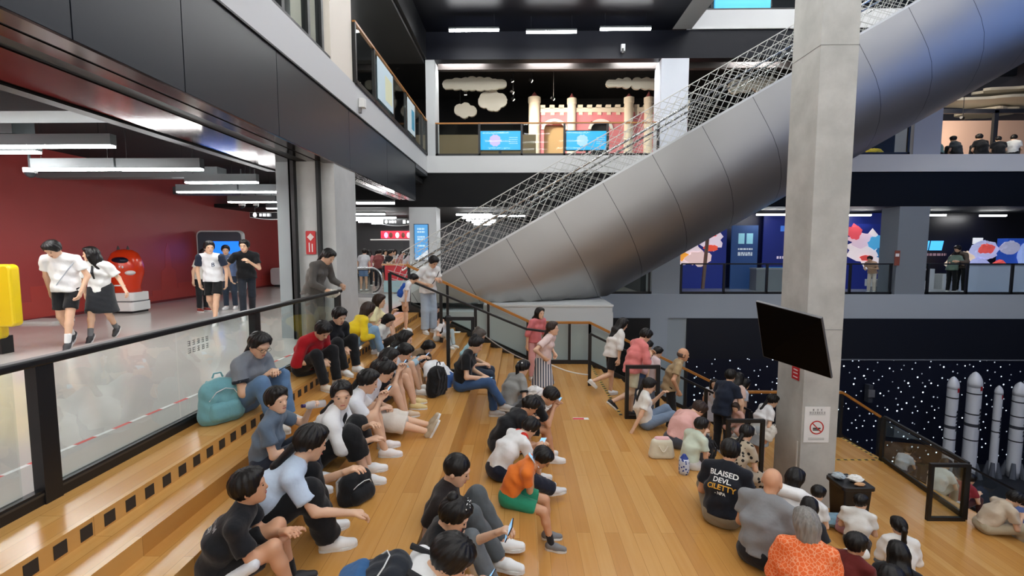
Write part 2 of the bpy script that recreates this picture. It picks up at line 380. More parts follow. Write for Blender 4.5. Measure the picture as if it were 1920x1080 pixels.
# floor two rooms
struct('floor', M('9A8F84', .4), (-14, BACK, 4.4, 20, 26, 4.6))
struct('wall_back', M('0A0B0D', .7), (-9, 24, 4.67, 20, 24.2, 9)); struct('ceiling', M('08090B', .8), (-14, BACK+.3, 8.9, 20, 26, 9.0))
struct('beam', M('4A4340', .6), (-2.85, 16.9, 7.72, 12, 17.1, 8.1))
struct('wall_left', M('6A5A3A', .5), (-4.6, 18.5, 4.67, .6, 18.6, 5.9))
struct('wall_right', M('3A3236', .6), (21.9, BACK, 0, 22.1, 26, 12))
# ceiling of the atrium
struct('ceiling', M('070A14', .42, spec=.3), (-3.3, -3, 8.69, 4.95, BACK, 8.9))
struct('beam', M('A7A9A8', .6), (4.95, -3, 8.69, 5.57, BACK-.12, 9.4))
struct('wall_left', M('15171A', .4), (-3.2, -3, 7.8, -3.1, BACK-.1, 8.69)); struct('ceiling', M('2B2B2A', .5), (-14, -3, 7.7, -3.2, BACK, 7.8))
struct('wall_left', M('4A4844', .5), (-9, -3, 4.67, -8.8, BACK, 7.7))
struct('ceiling', M('1C2233', .4), (5.57, -3, 13.2, 22, BACK+6, 13.4)); struct('wall_back', M('1B1F28', .5), (5.5, 22, 9.2, 22, 22.2, 13.3))
# rear of the hall behind the viewer
struct('wall_front', M('B9BAB8', .7), (-14, -3.3, -6.3, 22, -3, 14))

# ================================================================ lights of the room
def strip_light(x, y, z, L, label, group, s, axis='x', ww=.07, rods=True, hz=.35, name='strip_light', hh=.055, dh=.055):
    t = thing(name, (x, y, z), label, 'ceiling light', group)
    h = L/2
    def bx(a, b, c, d, e, f): return (x+a, y+b, z+c, x+d, y+e, z+f) if axis == 'x' else (x+b, y+a, z+c, x+e, y+d, z+f)
    MB().box(*bx(-h, -ww/2, 0, h, ww/2, hh)).build('housing', M('5E6466', .5), t)
    MB().box(*bx(-h+.01, -ww/2+.004, -dh, h-.01, ww/2-.004, -.001)).build('diffuser', lamp_mat(s), t)
    if rods:
        for a in (-h*.8, h*.8):
            q = MB(); q.tube([(x+(a if axis == 'x' else 0), y+(0 if axis == 'x' else a), z+.05), (x+(a if axis == 'x' else 0), y+(0 if axis == 'x' else a), z+hz)], .004, 5)
            q.build('suspension_wire', SATIN, t)
    return t
G1 = 'hanging strip lights over the stepped seating'
for j, yy in enumerate((15.1, 13.0, 10.9, 8.8, 6.7, 4.6, 2.5, .4, -1.7)):
    for i, xx in enumerate((-1.42, .95, 3.2)):
        strip_light(xx, yy, 8.25-.07*(i == 1), 1.55, ('white strip light hung from the atrium ceiling before the castle, ' if j == 0 else 'white strip light at the top edge of the picture, ' if j == 1 else 'strip light over the stepped seating, above the view, ')+('nearest the gallery', 'middle of three', 'nearest the pale beam')[i], G1, STRIP_ATRIUM, hz=.44)
for j, yy in enumerate((14.3, 11.6, 9., 6.4, 3.8, 1.2)):
    for i, xx in enumerate((7.2, 9.8, 12.4, 15)):
        strip_light(xx, yy, 12.6, 1.6, 'strip light of the high ceiling above the steel staircase', 'high strip lights over the steel staircase', STRIP_ATRIUM*1.9, hz=.6)
G2 = 'strip lights under the side gallery'
def pl(u0, u1, v, z, lab, n=1):
    a = at_z(u0, v, z); b = at_z(u1, v, z); strip_light((a.x+b.x)/2, (a.y+b.y)/2, z, abs(b.x-a.x), lab, G2, STRIP_HALL, ww=.1, hz=3.75-z, hh=.14, dh=.028)
pl(62, 220, 316, 2.72, 'long white strip light beside the dome camera'); pl(222, 380, 316, 2.72, 'strip light in line with the one beside the dome camera')
pl(332, 448, 359, 2.72, 'strip light in front of the red wall, nearer half of a pair'); pl(450, 560, 359, 2.72, 'strip light in front of the red wall, half of the pair by the column')
pl(348, 484, 341, 2.8, 'strip light hung beside a grey duct'); pl(428, 518, 378, 2.72, 'short strip light over the screen wall'); pl(500, 560, 390, 2.72, 'short strip light above the hanging sign by the column')
pl(-60, 215, 273, 2.9, 'wide strip light beside the gallery edge'); pl(-120, 75, 284, 2.9, 'strip light below the wide one by the gallery edge')
for (xx, yy) in ((-7.6, 1.2), (-9.4, .2), (-7.8, 3.4), (-9.3, 5.2), (-9.2, 2.4)): strip_light(xx, yy, 3.3, 2.2, 'strip light of the side hall beyond the picture edge', G2, STRIP_HALL, ww=.1, hz=.45)
G3 = 'strip lights behind the back columns'
def pb(u0, u1, v, z, lab, s=STRIP_ROOM):
    a = at_z(u0, v, z); b = at_z(u1, v, z); strip_light((a.x+b.x)/2, min(31, (a.y+b.y)/2), z, abs(b.x-a.x), lab, G3, s, ww=.09, hz=.05, rods=False)
pb(668, 740, 379, 2.86, 'strip light right of the concrete column, lowest of its kind before the back wall')
for i, (a, b, v) in enumerate(((640, 722, 400), (640, 743, 407), (655, 763, 411.5), (672, 720, 415), (697, 720, 418))):
    pb(a, b, v, 2.8, 'strip light over the queue, number %s from the back wall opening' % ('one', 'two', 'three', 'four', 'five')[i])
for i, (a, b, v) in enumerate(((855, 923, 401), (866, 927, 407), (874, 930, 412), (884, 932, 416), (888, 922, 420))):
    pb(a, b, v, 2.8, 'strip light seen through the net, row %s below the dark band' % ('one', 'two', 'three', 'four', 'five')[i])
for i, (a, b, v) in enumerate(((1419, 1478, 401), (1410, 1440, 406), (1590, 1633, 402), (1640, 1664, 407), (1737, 1773, 402), (1765, 1826, 408), (1838, 1886, 403))):
    pb(a, b, v, 2.85, 'strip light of the navy exhibition, ' + ('behind the lower edge of the stair', 'short one by the stair edge', 'right beside the big concrete column', 'short one by the orange notice', 'first one over the hugging couple', 'lower one over the hugging couple', 'one over the glowing showcase')[i], 45)
for (xx, yy) in ((-1, 18.5), (2, 20.5)): strip_light(xx, yy, 2.85, 2.4, 'strip light hidden in the hall behind the stair', G3, STRIP_ROOM, hz=.1)
# panels added to brighten gallery two
for i, (xx, yy) in enumerate(((-2, 16.68), (1, 16.68), (4, 16.68), (8, 16.68), (15.5, 16.9), (-5.5, 6), (-5.5, 10), (-5.5, 13.5))):
    strip_light(xx, yy, 8.04 if yy > 16 else 7.5, 1.5, 'panel light added to brighten the upper gallery', 'added panel lights of the upper gallery', 75, hz=.1, ww=.12)
for zz in (2.6, 5.4, 8.2):  # fill light added out of view to brighten upright surfaces from the front
    for xx in (-11, -7.5, -1.5, 1.5, 4.5, 8, 11.5, 15): strip_light(xx, -2.6, zz, 2.2, 'unseen fill light added behind the viewer', 'added fill lights behind the viewer', 24, ww=.12, rods=False)
def spot(x, y, z, tx, ty, tz, e, lab, c=(1, .86, .7)):
    t = thing('track_spotlight', (x, y, z), lab, 'spotlight', 'small spotlights of the upper gallery'); d = (Vector((tx, ty, tz))-Vector((x, y, z))).normalized()
    MB().tube([Vector((x, y, z))-d*.12, (x, y, z)], [.05, .06], 12).build('lamp_head', BLACK, t); MB().tube([Vector((x, y, z))+d*.001, Vector((x, y, z))+d*.012], .05, 12).build('lens', M('FFF0DC', .5, emis=25), t)
    MB().tube([(x, y, z+.02), (x, y, 8.9)], .01, 6).build('stem', BLACK, t)
    ld = bpy.data.lights.new('spot beam', 'SPOT'); ld.energy = e; ld.color = c; ld.spot_size = 2.0; ld.spot_blend = .8; ld.shadow_soft_size = .06
    lo = bpy.data.objects.new('spot_beam', ld); C.objects.link(lo); lo.parent = t; lo.location = d*.05; lo.rotation_euler = d.to_track_quat('-Z', 'Y').to_euler()
for i, (u, v, y, tx, tz) in enumerate(((961, 152, 18.2, 1.0, 5), (962, 174, 18.8, 3, 6), (963, 187, 19.2, 2.2, 5.4), (1038, 186, 18.6, 4.6, 6), (873, 177, 19, -2, 5.2), (997, 152, 18.0, 6, 5.6), (1262, 152, 18.5, 8, 5), (1805, 222, 17.6, 19.2, 5.4), (1760, 212, 17.4, 17.8, 5.3))):
    q_ = at_y(u, v, y); spot(q_.x, q_.y, q_.z, tx, 21 if i < 7 else 19.5, tz, 230, 'small bright spotlight, %s' % ('brightest one right of the long cloud', 'in the gap right of the round cloud', 'under the spot beside the round cloud', 'between the two castle towers', 'left of the round cloud', 'above the first castle tower', 'beside the white column', 'added over the seated silhouettes', 'added above the first silhouette')[i])  # last two spots added to brighten the room of the silhouettes
led = thing('video_wall', (21.4, 4, 12), 'large blue video wall glowing high on the side wall', 'screen')
MB().box(21.38, -2.6, 3.4, 21.5, 11.6, 13.0).build('frame', BLACK, led); MB().box(21.36, -2.5, 3.5, 21.38, 11.5, 12.9).build('screen', M('4A78C8', .4, emis=1.5), led)
# ================================================================ railings
def railing(label, runs, group=None, top=BLACK, mid=None, cat='railing', base=True, glass=True, tw=.055, name='glass_railing'):
    """runs: list of (foot point a, foot point b, posts, height); every post, rail and pane a part"""
    t = thing(name, runs[0][0], label, cat, group)
    for (a, b, nposts, h) in runs:
        a = Vector(a); b = Vector(b); up = Vector((0, 0, 1))
        MB().bar(a+up*h, b+up*h, tw, tw*.8).build('handrail', top, t, bevel=.008)
        if base: MB().bar(a+up*.05, b+up*.05, .05, .09).build('base_rail', BLACK, t)
        fr = [i/(nposts-1) for i in range(nposts)] if isinstance(nposts, int) else nposts
        for f in fr:
            p = a.lerp(b, f); MB().box(p.x-.03, p.y-.03, p.z-.02, p.x+.03, p.y+.03, p.z+h-.01).build('post', BLACK, t)
        if glass:
            for f, g in zip(fr[:-1], fr[1:]):
                p = a.lerp(b, f); q = a.lerp(b, g); d = (q-p).normalized()*.05; p = p+d; q = q-d
                nrm = d.cross(up).normalized()*.006
                MB().add([p+up*.1-nrm, q+up*.1-nrm, q+up*(h-.06)-nrm, p+up*(h-.06)-nrm, p+up*.1+nrm, q+up*.1+nrm, q+up*(h-.06)+nrm, p+up*(h-.06)+nrm],
                         [(0, 1, 2, 3), (7, 6, 5, 4), (0, 4, 5, 1), (1, 5, 6, 2), (2, 6, 7, 3), (3, 7, 4, 0)]).build('glass_pane', GLASS, t)
    return t
# side railing between polished floor and seating
t = thing('glass_railing', (-2.9, 2.7, 0), 'long black framed glass railing between the polished floor and the oak steps', 'railing')
MB().rbox(-2.95, -2.5, .85, -2.87, 7.6, .9, .015, axis='y').build('handrail', BLACK, t)
MB().box(-2.94, -2.5, 0, -2.89, 7.6, .09).build('base_rail', BLACK, t)
MB().box(-2.9, -2.5, .06, -2.885, 7.6, .075).build('base_rail', M('55585A', .3, .8), t)
for y in (.3, 2.78, 5.12, 7.5): MB().box(-2.95, y-.055, 0, -2.88, y+.055, .87).build('post', BLACK, t)
for y in (.3, 2.78, 5.12):
    p = MB(); p.box(-2.93, y+.07, .09, -2.918, y+1.16, .85); p.build('glass_pane', GLASS, t)
    p = MB(); p.box(-2.93, y+1.175, .09, -2.918, min(y+2.33, 7.5), .85); p.build('glass_pane', GLASS, t)
g = MB(); rnd = random.Random(5)
def put_l(mb, a, b, c, d): mb.add([(-2.915, 4.06+a, .72+b), (-2.915, 4.06+c, .72+b), (-2.915, 4.06+c, .72+d), (-2.915, 4.06+a, .72+d)], [(0, 1, 2, 3)])
for i in range(5):
    if i != 3 or 1:
        glyph(g, .02+i*.06, 0, .045, rnd, put_l); glyph(g, .02+i*.06, -.065, .045, rnd, put_l)
g.build('lettering', M('2A2A2C', .5), t)
# stairway centre rail and far rail
railing('black centre handrail running down the upper stair flight', [((-2.65, 9.6, 0), (.16, 9.6, -1.17), [.0, .37, .62], 1.08), ((.16, 9.6, -1.2), (.56, 9.6, -1.25), [.0+1], 1.12)], base=False, glass=False)
railing('black centre handrail running down the lower stair flight', [((1.43, 9.6, -1.25), (4.75, 9.6, -2.85), [0, .72, 1], 1.08)], base=False, glass=False)
railing('upper stair railing with glass panes and an oak handrail', [((-2.75, 11.45, 0.14), (.25, 11.45, -1.25), [0.02, .33, .66, .98], 1.03), ((.25, 11.45, -1.25), (1.7, 11.45, -1.25), [0, .66, 1], 1.02)], top=OAKRAIL, tw=.075)
railing('lower stair railing with dark glass and an oak handrail', [((1.7, 11.45, -1.25), (5.25, 11.45, -2.98), [0, .33, .66, 1], 1.02), ((5.25, 11.45, ZE), (7.85, 11.45, ZE), [0, .5, 1], 1.12), ((7.85, 11.45, ZE), (8.8, 11.45, ZE-.6), [1], 1.12)], top=OAKRAIL, tw=.075)
# black panel under lower rail and stringer skirts
m = MB(); m.add([(-2.75, 11.56, .28), (.2, 11.56, -1.1), (.2, 11.62, -1.1), (-2.75, 11.62, .28), (-2.75, 11.56, -.3), (.2, 11.56, -1.7), (.2, 11.62, -1.7), (-2.75, 11.62, -.3)],
            [(0, 3, 2, 1), (4, 5, 6, 7), (0, 1, 5, 4), (1, 2, 6, 5), (2, 3, 7, 6), (3, 0, 4, 7)])
m.add([(1.75, 11.56, -1.2), (5.3, 11.56, -2.95), (5.3, 11.62, -2.95), (1.75, 11.62, -1.2), (1.75, 11.56, -1.9), (5.3, 11.56, -3.6), (5.3, 11.62, -3.6), (1.75, 11.62, -1.9)],
      [(0, 3, 2, 1), (4, 5, 6, 7), (0, 1, 5, 4), (1, 2, 6, 5), (2, 3, 7, 6), (3, 0, 4, 7)])
m.build('baseboard_stair', BLACK, kind='structure')
struct('wall_back', M('B9BFC0', .6), (-3.3, 11.62, -3, 2.29, 13.9, -.0), (-.9, 11.62, 0, 2.27, 13.9, .16))
struct('trim_3', M('C7CAC9', .5), (-.9, 11.6, .14, 2.3, 13.9, .18))
# end frames between stairway and seats
def frame(x0, x1, y, z, h, lab, ww=.055):
    t = thing('glass_screen_frame', ((x0+x1)/2, y, z), lab, 'railing')
    MB().box(x0, y-.03, z, x0+ww, y+.03, z+h).build('post', BLACK, t); MB().box(x1-ww, y-.03, z-.0, x1, y+.03, z+h).build('post', BLACK, t)
    MB().box(x0+ww, y-.03, z+h-ww, x1-ww, y+.03, z+h).build('top_rail', BLACK, t); MB().box(x0+ww, y-.03, z+.0, x1-ww, y+.03, z+.06).build('bottom_rail', BLACK, t)
    MB().box(x0+ww, y-.006, z+.06, x1-ww, y+.006, z+h-ww).build('glass_pane', GLASS, t)
    return t
frame(-1.2, -.74, 7.65, ZA, .93, 'small black framed glass screen on the second platform behind the black backpack')
frame(1.74, 2.3, 7.7, ZC, .9, 'small black framed glass screen at the top of the lower stair')
frame(3.42, 4.04, 7.7, ZD2, .9, 'small black framed glass screen behind the leopard dress')
frame(6.92, 7.55, 7.85, ZE, 1.0, 'black framed glass screen at the corner of the lower landing')
# long descending rail on the lower landing edge
t = railing('long black glass railing running from the landing edge down towards the wide screen', [((7.9, 10.15, ZE), (7.6, 7.9, ZE), [0, 1], .98)], tw=.06)
railing('black glass railing beside the last flight to the ground floor', [((7.92, 10.2, ZE-.1), (11.5, 10.2, ZG+.9), [0, .5, 1], .95)])
# rope
p = []
A = Vector((-.74, 7.65, ZA+.75)); B2 = Vector((.2, 9.6, -.75))
for i in range(15):
    f = i/14; q = A.lerp(B2, f); q.z -= .12*math.sin(PI*f)*.5; p.append(q)
MB().tube(p, .011, 6).build('barrier_rope', M('A9A9A6', .5), label='grey barrier rope slung from the small glass screen to the centre rail', cat='rope')
p = []
A = Vector((.56, 9.6, -.78)); B2 = Vector((1.44, 9.6, -1.03)); 
for i in range(13):
    f = i/12; q = A.lerp(B2, f); q.z -= .05*math.sin(PI*f); p.append(q)
MB().tube(p, .014, 6).build('barrier_rope', M('D8D4C8', .6), label='pale barrier rope across the stair landing between two black posts', cat='rope')
p = []
A = Vector((3.0, 8.6, -1.45)); B2 = Vector((4.4, 8.0, -2.55))
for i in range(13):
    f = i/12; q = A.lerp(B2, f); q.z -= .18*math.sin(PI*f); p.append(q)
MB().tube(p, .013, 6).build('barrier_rope', M('8F9092', .5), label='grey barrier rope held by the bald man in the beige shirt', cat='rope')

# ================================================================ steel clad staircase with rope net
def ztop(X): return 1.04+.571*(X+1.63)
esc = thing('steel_staircase', (-1, 12.8, .18), 'giant steel-clad staircase rising diagonally across the atrium', 'staircase')
prof = [(12.0, .05), (12.0, -.35), (12.0, -.8), (12.02, -1.2), (12.1, -1.6), (12.28, -2.02), (12.55, -2.42), (12.88, -2.76), (13.25, -3.02), (13.65, -3.2), (13.9, -3.25), (13.9, -2.5), (13.9, 0.05), (13.84, .05), (13.84, -.3), (12.06, -.3), (12.06, .05)]
X0, X1 = -3.0, 19.5; xsn = [X0+(X1-X0)*i/90 for i in range(91)]
vs = []; fs = []; n = len(prof)
for X in xsn:
    for (yy, dz) in prof: vs.append((X, yy, max(.185, ztop(X)+dz*(1+.0 if dz > -.5 else 1))))
for i in range(90):
    for j in range(n): fs.append((i*n+j, (i+1)*n+j, (i+1)*n+(j+1) % n, i*n+(j+1) % n))
fs.append(tuple(range(n)))
o = MB().add(vs, fs).build('cladding', STEEL, esc)
o.data.polygons.foreach_set('use_smooth', [True]*len(o.data.polygons))
md = o.modifiers.new('e', 'EDGE_SPLIT'); md.split_angle = .9
for yy, nm in ((12.03, 'front'), (13.87, 'back')):
    MB().bar((X0, yy, ztop(X0)+.07), (X1, yy, ztop(X1)+.07), .07, .05).build('edge_trim', M('C9CCCC', .3, .7), esc)
    MB().tube([(X0, yy+.05, ztop(X0)+.75), (X1, yy+.05, ztop(X1)+.75)], .028, 8).build('handrail', M('C4C7C8', .25, .9), esc)
    MB().tube([(X0, yy+.05, ztop(X0)+.6), (X1, yy+.05, ztop(X1)+.6)], .014, 6).build('handrail', M('C4C7C8', .25, .9), esc)
    # rope net: honeycomb of thin cords
    nb = MB(); H = 1.12; cell = .23; rows = 9
    cols = int((17.5-X0)/cell)
    def P(i, j):
        x = X0+i*cell+(cell/2 if j % 2 else 0)-j*.035; return Vector((x, yy, ztop(x)+.09+H*j/rows))
    for j in range(rows):
        for i in range(cols):
            a = P(i, j)
            for b in ((P(i, j+1), P(i-1, j+1)) if j % 2 == 0 else (P(i, j+1), P(i+1, j+1))):
                d = (b-a).normalized(); sdv = d.cross(Vector((0, 1, 0))).normalized()*.0052; yv = Vector((0, .0052, 0))
                nb.add([a+sdv, a-sdv+yv, a-sdv-yv, b+sdv, b-sdv+yv, b-sdv-yv], [(0, 3, 4, 1), (1, 4, 5, 2), (2, 5, 3, 0)])
    nb.build('rope_net', M('C4C6C2', .8), esc)
    MB().tube([(X0, yy, ztop(X0)+1.21), (17.5, yy, ztop(17.5)+1.21)], .012, 6).build('top_cable', M('D9DAD6', .6), esc)
sp = MB()
for i in range(100):
    x = -2.4+.22*i; sp.box(x, 12.08, ztop(x)-.5, x+.3, 13.82, ztop(x)-.2)
sp.build('steps', M('6A6E70', .5), esc)

# ================================================================ television, notices and bin at the concrete column
tv = thing('television', (4.7, 7.6, .1), 'large black flat television hung tilted from the big concrete column', 'television')
c = [at_y(1417, 565, 7.9), at_y(1540, 597, 7.15), at_y(1559, 710, 7.45), at_y(1431, 668, 8.15)]
nrm = (c[1]-c[0]).cross(c[3]-c[0]).normalized()
if nrm.y > 0: nrm = -nrm
MB().add(c+[q-nrm*.05 for q in c], [(0, 1, 2, 3), (7, 6, 5, 4), (0, 4, 5, 1), (1, 5, 6, 2), (2, 6, 7, 3), (3, 7, 4, 0)]).build('casing', M('8A8C8E', .35, .6), tv)
cc = sum(c, Vector())/4; s2 = [cc+(q-cc)*.985+nrm*.004 for q in c]
MB().add(s2+[q-nrm*.003 for q in s2], [(0, 1, 2, 3), (7, 6, 5, 4), (0, 4, 5, 1), (1, 5, 6, 2), (2, 6, 7, 3), (3, 7, 4, 0)]).build('screen', M('010102', .4, spec=.12), tv)
MB().tube([cc-nrm*.05, (5.0, 8.25, cc.z+.15)], .03).build('bracket', BLACK, tv)
def board(x0, z0, x1, z1, y, mat, name, lab, cat, rim=None):
    t = thing(name, ((x0+x1)/2, y, z0), lab, cat)
    MB().box(x0, y-.008, z0, x1, y, z1).build('board', mat, t)
    return t
def lines(t, x0, x1, zs, y, h, mat, name='lettering', seed=1, gap=.35):
    rnd = random.Random(seed); m = MB()
    for z in zs:
        x = x0
        while x < x1:
            wd = h*(.5+rnd.random()*1.2); wd = min(wd, x1-x)
            m.box(x, y-.0105, z-h/2, x+wd, y-.0085, z+h/2); x += wd+h*gap
    return m.build(name, mat, t)
q0 = at_y(1510, 763, 8.18); q1 = at_y(1555, 830, 8.18); yq = 8.195
x0, x1, z1, z0 = q0.x, q1.x-.01, q0.z, q1.z
ns = board(x0, z0, x1, z1, yq, WHITE, 'no_smoking_sign', 'white paper no smoking sign on the big concrete column', 'sign')
cx = (x0+x1)/2; cz = z0+(z1-z0)*.42; r = (x1-x0)*.28
def ringm(cx, cz, r0, r1, y, n=40):
    m = MB(); vs = [(cx+rr*math.cos(2*PI*i/n), yy, cz+rr*math.sin(2*PI*i/n)) for yy in (y, y-.002) for rr in (r0, r1) for i in range(n)]
    f = []
    for i in range(n):
        j = (i+1) % n; f += [(2*n+i, 2*n+j, 3*n+j, 3*n+i), (i, n+i, n+j, j), (n+i, 3*n+i, 3*n+j, n+j), (i, j, 2*n+j, 2*n+i)]
    return m.add(vs, f)
ringm(cx, cz, r*.84, r, yq-.009).build('symbol_ring', M('C8281F', .5), ns)
m = MB(); m.box(cx-r*.55, yq-.0105, cz-r*.22, cx+r*.55, yq-.009, cz-.02*r); m.box(cx-r*.55, yq-.0105, cz-r*.45, cx+r*.4, yq-.009, cz-r*.28); m.build('cigarette', M('222222', .5), ns)
MB().bar((cx-r*.62, yq-.011, cz+r*.62), (cx+r*.62, yq-.011, cz-r*.62), .004, r*.14).build('symbol_bar', M('C8281F', .5), ns)
g = MB(); rnd = random.Random(9)
def put_s(mb, a, b, c_, d): mb.box(a, yq-.0105, b, c_, yq-.0088, d)
for i in range(3): glyph(g, cx-.07+i*.07, z1-.055, .035, rnd, put_s)
for i in range(7): glyph(g, cx-.12+i*.04, z1-.105, .036, rnd, put_s)
g.build('heading', M('222222', .5), ns)
lines(ns, x0+.08, x1-.08, (z1-.14, z0+.075, z0+.05), yq, .006, M('777777', .5))
# red notice on the side face of the column
t = thing('red_notice', (4.95, 8.5, 0), 'small red notice stuck on the column under the television', 'notice')
a = at_y(1473, 682, 8.62); b_ = at_y(1491, 706, 8.36)
MB().box(4.938, 8.33, a.z-.24, 4.948, 8.55, a.z).build('board', M('C41E24', .5), t)
g = MB()
for i, zz in enumerate((.06, .12, .19)): g.box(4.935, 8.37, a.z-zz-.012, 4.9385, 8.50, a.z-zz+.008)
g.build('lettering', M('F1DEDC', .5), t)
MB().box(4.935, 8.27, -3.05, 4.95, 8.30, -1.86).build('cable_cover', M('D9D9D4', .5), label='white cable cover running up the big concrete column', cat='cable cover')
# red notice between the dark mullions
t = thing('red_notice', (-3.55, 8.12, 1.5), 'red notice with white diamond emblem on the grey column front', 'notice')
MB().rbox(-3.67, 8.11, 1.46, -3.50, 8.125, 1.86, .02, axis='y').build('board', M('C42A2C', .5), t)
g = MB(); g.prism([(-3.585, 1.82), (-3.525, 1.755), (-3.585, 1.69), (-3.645, 1.755)], 'y', 8.104, 8.109); g.box(-3.62, 8.104, 1.5, -3.60, 8.109, 1.66); g.box(-3.57, 8.104, 1.5, -3.55, 8.109, 1.64); g.build('emblem', M('E9D9D4', .5), t)
# black mullions beside column
for i, (x, ww) in enumerate(((-3.80, .09), (-3.38, .05), (-3.86, .03))):
    MB().box(x-ww, 8.02, 0, x, 8.12, 3.02).build('window_frame', BLACK, kind='structure')
struct('column_panel', M('98A0A2', .5), (-4.15, 8.12, 0, -3.8, 8.3, 3.02))
# wheelie bin
bx, by = at_z(1594, 902, ZE+.99).x, at_z(1594, 902, ZE+.99).y
bin_ = thing('wheeled_bin', (bx, by, ZE), 'black wheeled bin with rubbish heaped on its lid by the concrete column', 'bin')
m = MB(); zt = ZE+.93
vs = [(bx-.17, by-.15, ZE+.04), (bx+.17, by-.15, ZE+.04), (bx+.17, by+.15, ZE+.04), (bx-.17, by+.15, ZE+.04), (bx-.21, by-.19, zt), (bx+.21, by-.19, zt), (bx+.21, by+.19, zt), (bx-.21, by+.19, zt)]
m.add(vs, [(3, 2, 1, 0), (4, 5, 6, 7), (0, 1, 5, 4), (1, 2, 6, 5), (2, 3, 7, 6), (3, 0, 4, 7)]); m.build('body', M('101011', .4), bin_, bevel=.02)
MB().rbox(bx-.25, by-.22, zt, bx+.25, by+.22, zt+.06, .05).build('lid', M('17181A', .35), bin_, bevel=.012)
MB().tube([(bx-.15, by+.2, zt+.03), (bx-.15, by+.28, zt+.03), (bx+.15, by+.28, zt+.03), (bx+.15, by+.2, zt+.03)], .015).build('handle', BLACK, bin_)
for sx in (-.19, .19): MB().prism([(by+.14+.07*math.cos(a*PI/8), ZE+.07+.07*math.sin(a*PI/8)) for a in range(16)], 'x', bx+sx-.02, bx+sx+.02).build('wheel', BLACK, bin_)
def crumple(name, c, r, mat, lab, cat, seed=1, parent=None, n=14):
    rnd = random.Random(seed); m = MB(); m.ell(c, r, n, 9)
    m.v = [tuple(c[k]+(v[k]-c[k])*(.8+.35*rnd.random()) for k in range(3)) for v in m.v]
    m.v = [(v[0], v[1], max(v[2], c[2]-r[2])) for v in m.v]
    return m.build(name, mat, parent, label=lab, cat=cat)
crumple('crumpled_paper', (bx+.07, by-.01, zt+.11), (.12, .09, .05), M('E8E6DF', .6), 'crumpled white paper on the bin lid', 'litter', 2)
crumple('crumpled_bag', (bx-.13, by+.08, zt+.11), (.09, .09, .05), M('A9B4BA', .3), 'crumpled grey plastic bag on the bin lid', 'litter', 3)
crumple('food_wrapper', (bx+.04, by-.15, zt+.085), (.08, .04, .025), M('C99A6C', .5), 'tan food wrapper at the front of the bin lid', 'litter', 4)

# ================================================================ upper gallery railings, castle, clouds
def vrail(label, x0, x1, y, z, h, xs_, oak=True, axis='x'):
    t = thing('glass_railing', (x0 if axis == 'x' else y, y if axis == 'x' else x0, z), label, 'railing')
    def bx(a, b, c, d, e, f): return (a, b, c, d, e, f) if axis == 'x' else (b, a, c, e, d, f)
    MB().box(*bx(x0, y-.03, z+h-.045, x1, y+.03, z+h)).build('handrail', OAKRAIL if oak else BLACK, t)
    MB().box(*bx(x0, y-.03, z, x1, y+.03, z+.08)).build('base_rail', BLACK, t)
    for x in xs_: MB().box(*bx(x-.035, y-.03, z, x+.035, y+.03, z+h-.04)).build('post', BLACK, t)
    for a, b in zip(xs_[:-1], xs_[1:]): MB().box(*bx(a+.04, y-.006, z+.08, b-.04, y+.006, z+h-.05)).build('glass_pane', GLASS, t)
    return t
R = BACK-.02
vrail('upper gallery glass railing with oak handrail in front of the pink castle', -2.85, 4.65, R, 4.67, 1.1, [-2.8, -1.37, .05, 1.48, 2.92, 4.6])
vrail('upper gallery glass railing behind the steel staircase net', 5.6, 12.9, R, 4.67, 1.1, [5.65, 7.5, 9.3, 11.1, 12.85], False)
vrail('upper gallery railing in front of the seated silhouettes', 13.95, 16.6, R, 4.6, .06, [14, 16.5], False)
vrail('side gallery glass railing with oak handrail and posters', 9.2, 16.15, -3.12, 4.67, 1.15, [9.22, 10.4, 11.9, 13.2, 14.3, 15.3, 16.1], True, 'y')
vrail('exhibition railing over the grey beam, stair side', 5.5, 12.6, R, .02, 1.05, [5.5, 6.95, 8.4, 9.85, 11.2, 12.55], False)
vrail('exhibition railing in front of the hugging couple', 13.75, 19, R, .02, 1.05, [13.8, 15.1, 16.6, 18], False)
vrail('short railing under the steel staircase before the grey column', 2.3, 4.5, R, .02, 1.05, [2.35, 4.42], False)
# glazing of the side gallery
t = thing('glazed_partition', (-3.2, 4, 4.67), 'black framed glass partition above the pale slab edge', 'glass partition')
for y in (1, 2.6, 4.2, 5.8, 6.6, 7.4, 7.9): MB().box(-3.28, y-.04, 4.67, -3.18, y+.04, 7.8).build('mullion', BLACK, t)
for a, b in zip((1, 2.6, 4.2, 5.8, 6.6, 7.4), (2.6, 4.2, 5.8, 6.6, 7.4, 7.9)): MB().box(-3.235, a+.04, 4.7, -3.225, b-.04, 7.8).build('glass_pane', GLASS, t)
MB().box(-3.28, -3, 4.67, -3.16, 8.13, 4.74).build('sill', BLACK, t)
# posters on the side gallery railing
for (y0, y1, col, lab) in ((10.55, 11.8, 'BFD3DC', 'pale blue poster on the side gallery railing, larger of the two'), (13.3, 14.2, 'C9D8DC', 'pale poster with turquoise panel on the side gallery railing')):
    t = thing('poster', (-3.09, y0, 4.8), lab, 'poster'); MB().box(-3.09, y0, 4.82, -3.08, y1, 5.7).build('board', M(col, .4, emis=.25), t)
    MB().box(-3.08, y0+.3*(y1-y0)+.2, 4.95, -3.076, y1-.1, 5.5).build('panel', M('D6D9B8' if y0 < 12 else '2C8FB0', .4, emis=.2), t)
    lines(t, 0, 0, (), 0, .01, WHITE) if 0 else None
